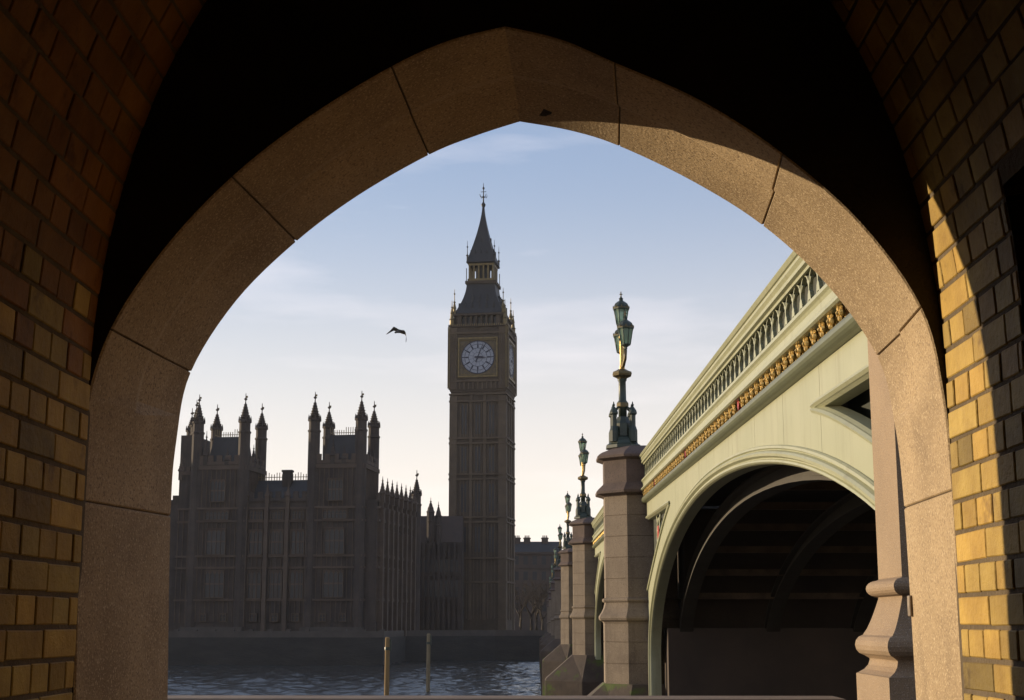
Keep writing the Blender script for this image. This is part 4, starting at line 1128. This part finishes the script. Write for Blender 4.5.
# office block and bare trees to the right of the clock tower
FY = 400
ob = empty('stone_office', (at(512, 600, FY).x, FY, GZ)); tag(ob, 'long brown stone building with slate roof and chimneys right of the clock tower', 'building')
ox = ob.location.x
wd = at(562, 560, FY).x - ox; ze = at(530, 552, FY).z - GZ; zt = at(530, 541, FY).z - GZ
m = MB(); m.box(0, wd, 0, 12, 0, ze); m.box(-.3, wd + .3, -.5, .2, ze - .6, ze + .0); m.box(0, wd, -.3, .1, ze - 4.4, ze - 4.0); m.box(0, wd, -.3, .1, ze - 8.8, ze - 8.4); m.build('walls', M['brickfar'], ob)
m = MB(); m.add([(0, 0, ze), (wd, 0, ze), (wd, 12, ze), (0, 12, ze), (0, 3.2, zt), (wd, 3.2, zt), (wd, 9, zt), (0, 9, zt)], [(0, 1, 5, 4), (2, 3, 7, 6), (4, 5, 6, 7), (0, 4, 7, 3), (1, 2, 6, 5)]); rf = m.build('roof', M['slate'], ob)
for px in (517, 527, 545):
    m = MB(); x = at(px, 560, FY).x - ox; m.box(x - .9, x + .9, 2.5, 4.2, zt - 3, zt + 1.1); m.box(x - 1.05, x + 1.05, 2.4, 4.3, zt + .8, zt + 1.0)
    for q in (-.5, 0, .5): m.lathe([(.16, zt + 1.1), (.14, zt + 1.7)], 6, x + q, 3.3)
    m.build('chimney', M['brickfar'], rf)
k = 1.2
while k < wd - 1:
    for zz in (ze - 3.4, ze - 7.6, ze - 11.8, ze - 16): m = MB(); m.box(k - .6, k + .6, -.05, -.01, zz, zz + 2.3); m.build('window', M['window'], ob)
    k += 2.5
def bare_tree(px, Y, h, label, seed):
    rt = random.Random(seed); t = empty('bare_tree', (at(px, 620, Y).x, Y, GZ)); tag(t, label, 'tree', 'bare trees on the far embankment')
    tr = MB(); cr_ = MB()
    def grow(mb, p, d, L, r, lev):
        q = p + d * L
        mb.tube([p, p.lerp(q, .5) + Vector((rt.uniform(-.1, .1), rt.uniform(-.1, .1), 0)) * L * .4, q], [r, r * .8, r * .6], 4 if lev > 1 else 6)
        if lev >= 5: return
        for k in range(3 if lev else 4):
            a = rt.uniform(0, 6.28); sp = rt.uniform(.35, .85)
            nd = (d + Vector((math.cos(a), math.sin(a), rt.uniform(-.1, .5))) * sp).normalized()
            grow(cr_, q if k else p.lerp(q, .75), nd, L * rt.uniform(.62, .82), r * .55, lev + 1)
    grow(tr, Vector((0, 0, 0)), Vector((0, 0, 1)), h * .27, h * .03, 0)
    tr.build('trunk', M['bark'], t); cr_.build('crown', M['twig'], t)
bare_tree(521, 318, 13, 'bare brown tree standing closest to the clock tower base', 1)
bare_tree(531, 330, 15, 'bare brown tree midway between clock tower and bridge piers', 2)
bare_tree(543, 322, 12, 'bare brown tree nearest the bridge piers on the far bank', 3)
bare_tree(537, 345, 16, 'tall bare tree at the back in front of the brown building', 4)

# ------------------------------------------------------------------ posts in the river
for px, yt, yb, r, m_, lab in ((386.5, 637, 704, .22, 'post', 'thick sunlit timber post standing in the river, the nearer one'), (428, 633.5, 690, .21, 'post_dark', 'slim grey timber post standing farther out in the river')):
    a = math.atan((yb - 623) / 1450); Y = -WZ / ((yb - 623) / 1450)
    b = at(px, yb, Y); zt = at(px, yt, Y).z
    mp_ = empty('mooring_post', (b.x, Y, WZ)); tag(mp_, lab, 'post', 'timber posts in the river')
    m = MB(); m.lathe([(r, -2), (r, 1.5), (r * .97, (zt - WZ) * .6), (r * .95, zt - WZ - .5), (r * .9, zt - WZ - .12), (r * .6, zt - WZ)], 10, smooth=False); m.build('shaft', M[m_], mp_)
    m = MB(); m.lathe([(r * 1.12, zt - WZ - 1.1), (r * 1.14, zt - WZ - 1.0), (r * 1.12, zt - WZ - .85)], 10); m.box(r * .6, r * 1.5, -.08, .08, zt - WZ - 1.2, zt - WZ - .2); m.build('iron_band', M['lamp'], mp_)

# ------------------------------------------------------------------ gull
G = at(399, 331, 72)
gb = empty('gull', G, 0); tag(gb, 'dark gull gliding with arched wings left of the clock tower', 'bird')
def gp(dx, dy, y=0): return Vector((dx * 72 / FPX, y, -dy * 72 / FPX))
m = MB()
# one continuous body: tail, trunk, head and bill, running towards the left and the viewer
body = [(3.2, 1.0, .22), (2.0, .6, .12), (.6, .2, .02), (-.8, .9, -.12), (-2.2, 2.2, -.24), (-3.0, 2.7, -.30), (-3.9, 3.0, -.38)]
rad = [.015, .06, .095, .085, .05, .05, .008]
m.tube([gp(a, b, c) for a, b, c in body], rad, 8)
def wing(root, pts, w):
    vs, fs = [], []
    for (a, b, y), c in zip(pts, w):
        p = gp(a, b, y); vs += [p + Vector((0, -c * .42, c * .22)), p + Vector((0, -c * .05, .022 + c * .08)), p + Vector((0, c * .5, -c * .22)), p + Vector((0, c * .1, -.02))]
    for k in range(len(pts) - 1): fs += [(k * 4 + i, k * 4 + (i + 1) % 4, k * 4 + 4 + (i + 1) % 4, k * 4 + 4 + i) for i in range(4)]
    fs += [(0, 1, 2, 3), tuple((len(pts) - 1) * 4 + i for i in range(4))]
    m.add(vs, fs, smooth=True)
wing(0, [(1.5, .6, 0), (3.5, 1.0, 0), (5.6, 1.4, .0), (6.9, 3.2, .05), (7.3, 6, .12), (7.0, 9, .2), (6.6, 10.6, .25)], [.30, .33, .35, .36, .32, .22, .05])
wing(0, [(.4, .3, 0), (-2, -1.0, 0), (-4.5, -2.2, 0), (-5.6, -2.4, .0), (-7.5, -1.2, .08), (-10, .4, .16), (-13.3, 2.3, .25)], [.30, .33, .36, .32, .22, .14, .03])
m.build('body', M['gull'], gb)

# ------------------------------------------------------------------ river air
hm_ = bpy.data.materials.new('river haze'); hm_.use_nodes = True
hn = hm_.node_tree.nodes; hn.remove(hn['Principled BSDF'])
pv = hn.new('ShaderNodeVolumePrincipled'); pv.inputs['Density'].default_value = .00008; pv.inputs['Color'].default_value = (.92, .93, .96, 1); pv.inputs['Anisotropy'].default_value = .2
hm_.node_tree.links.new(pv.outputs[0], hn['Material Output'].inputs['Volume'])
g = MB(); g.box(-900, 500, -320, 620, -13.6, 125); hz = g.build('haze', hm_); tag(hz, kind='stuff')
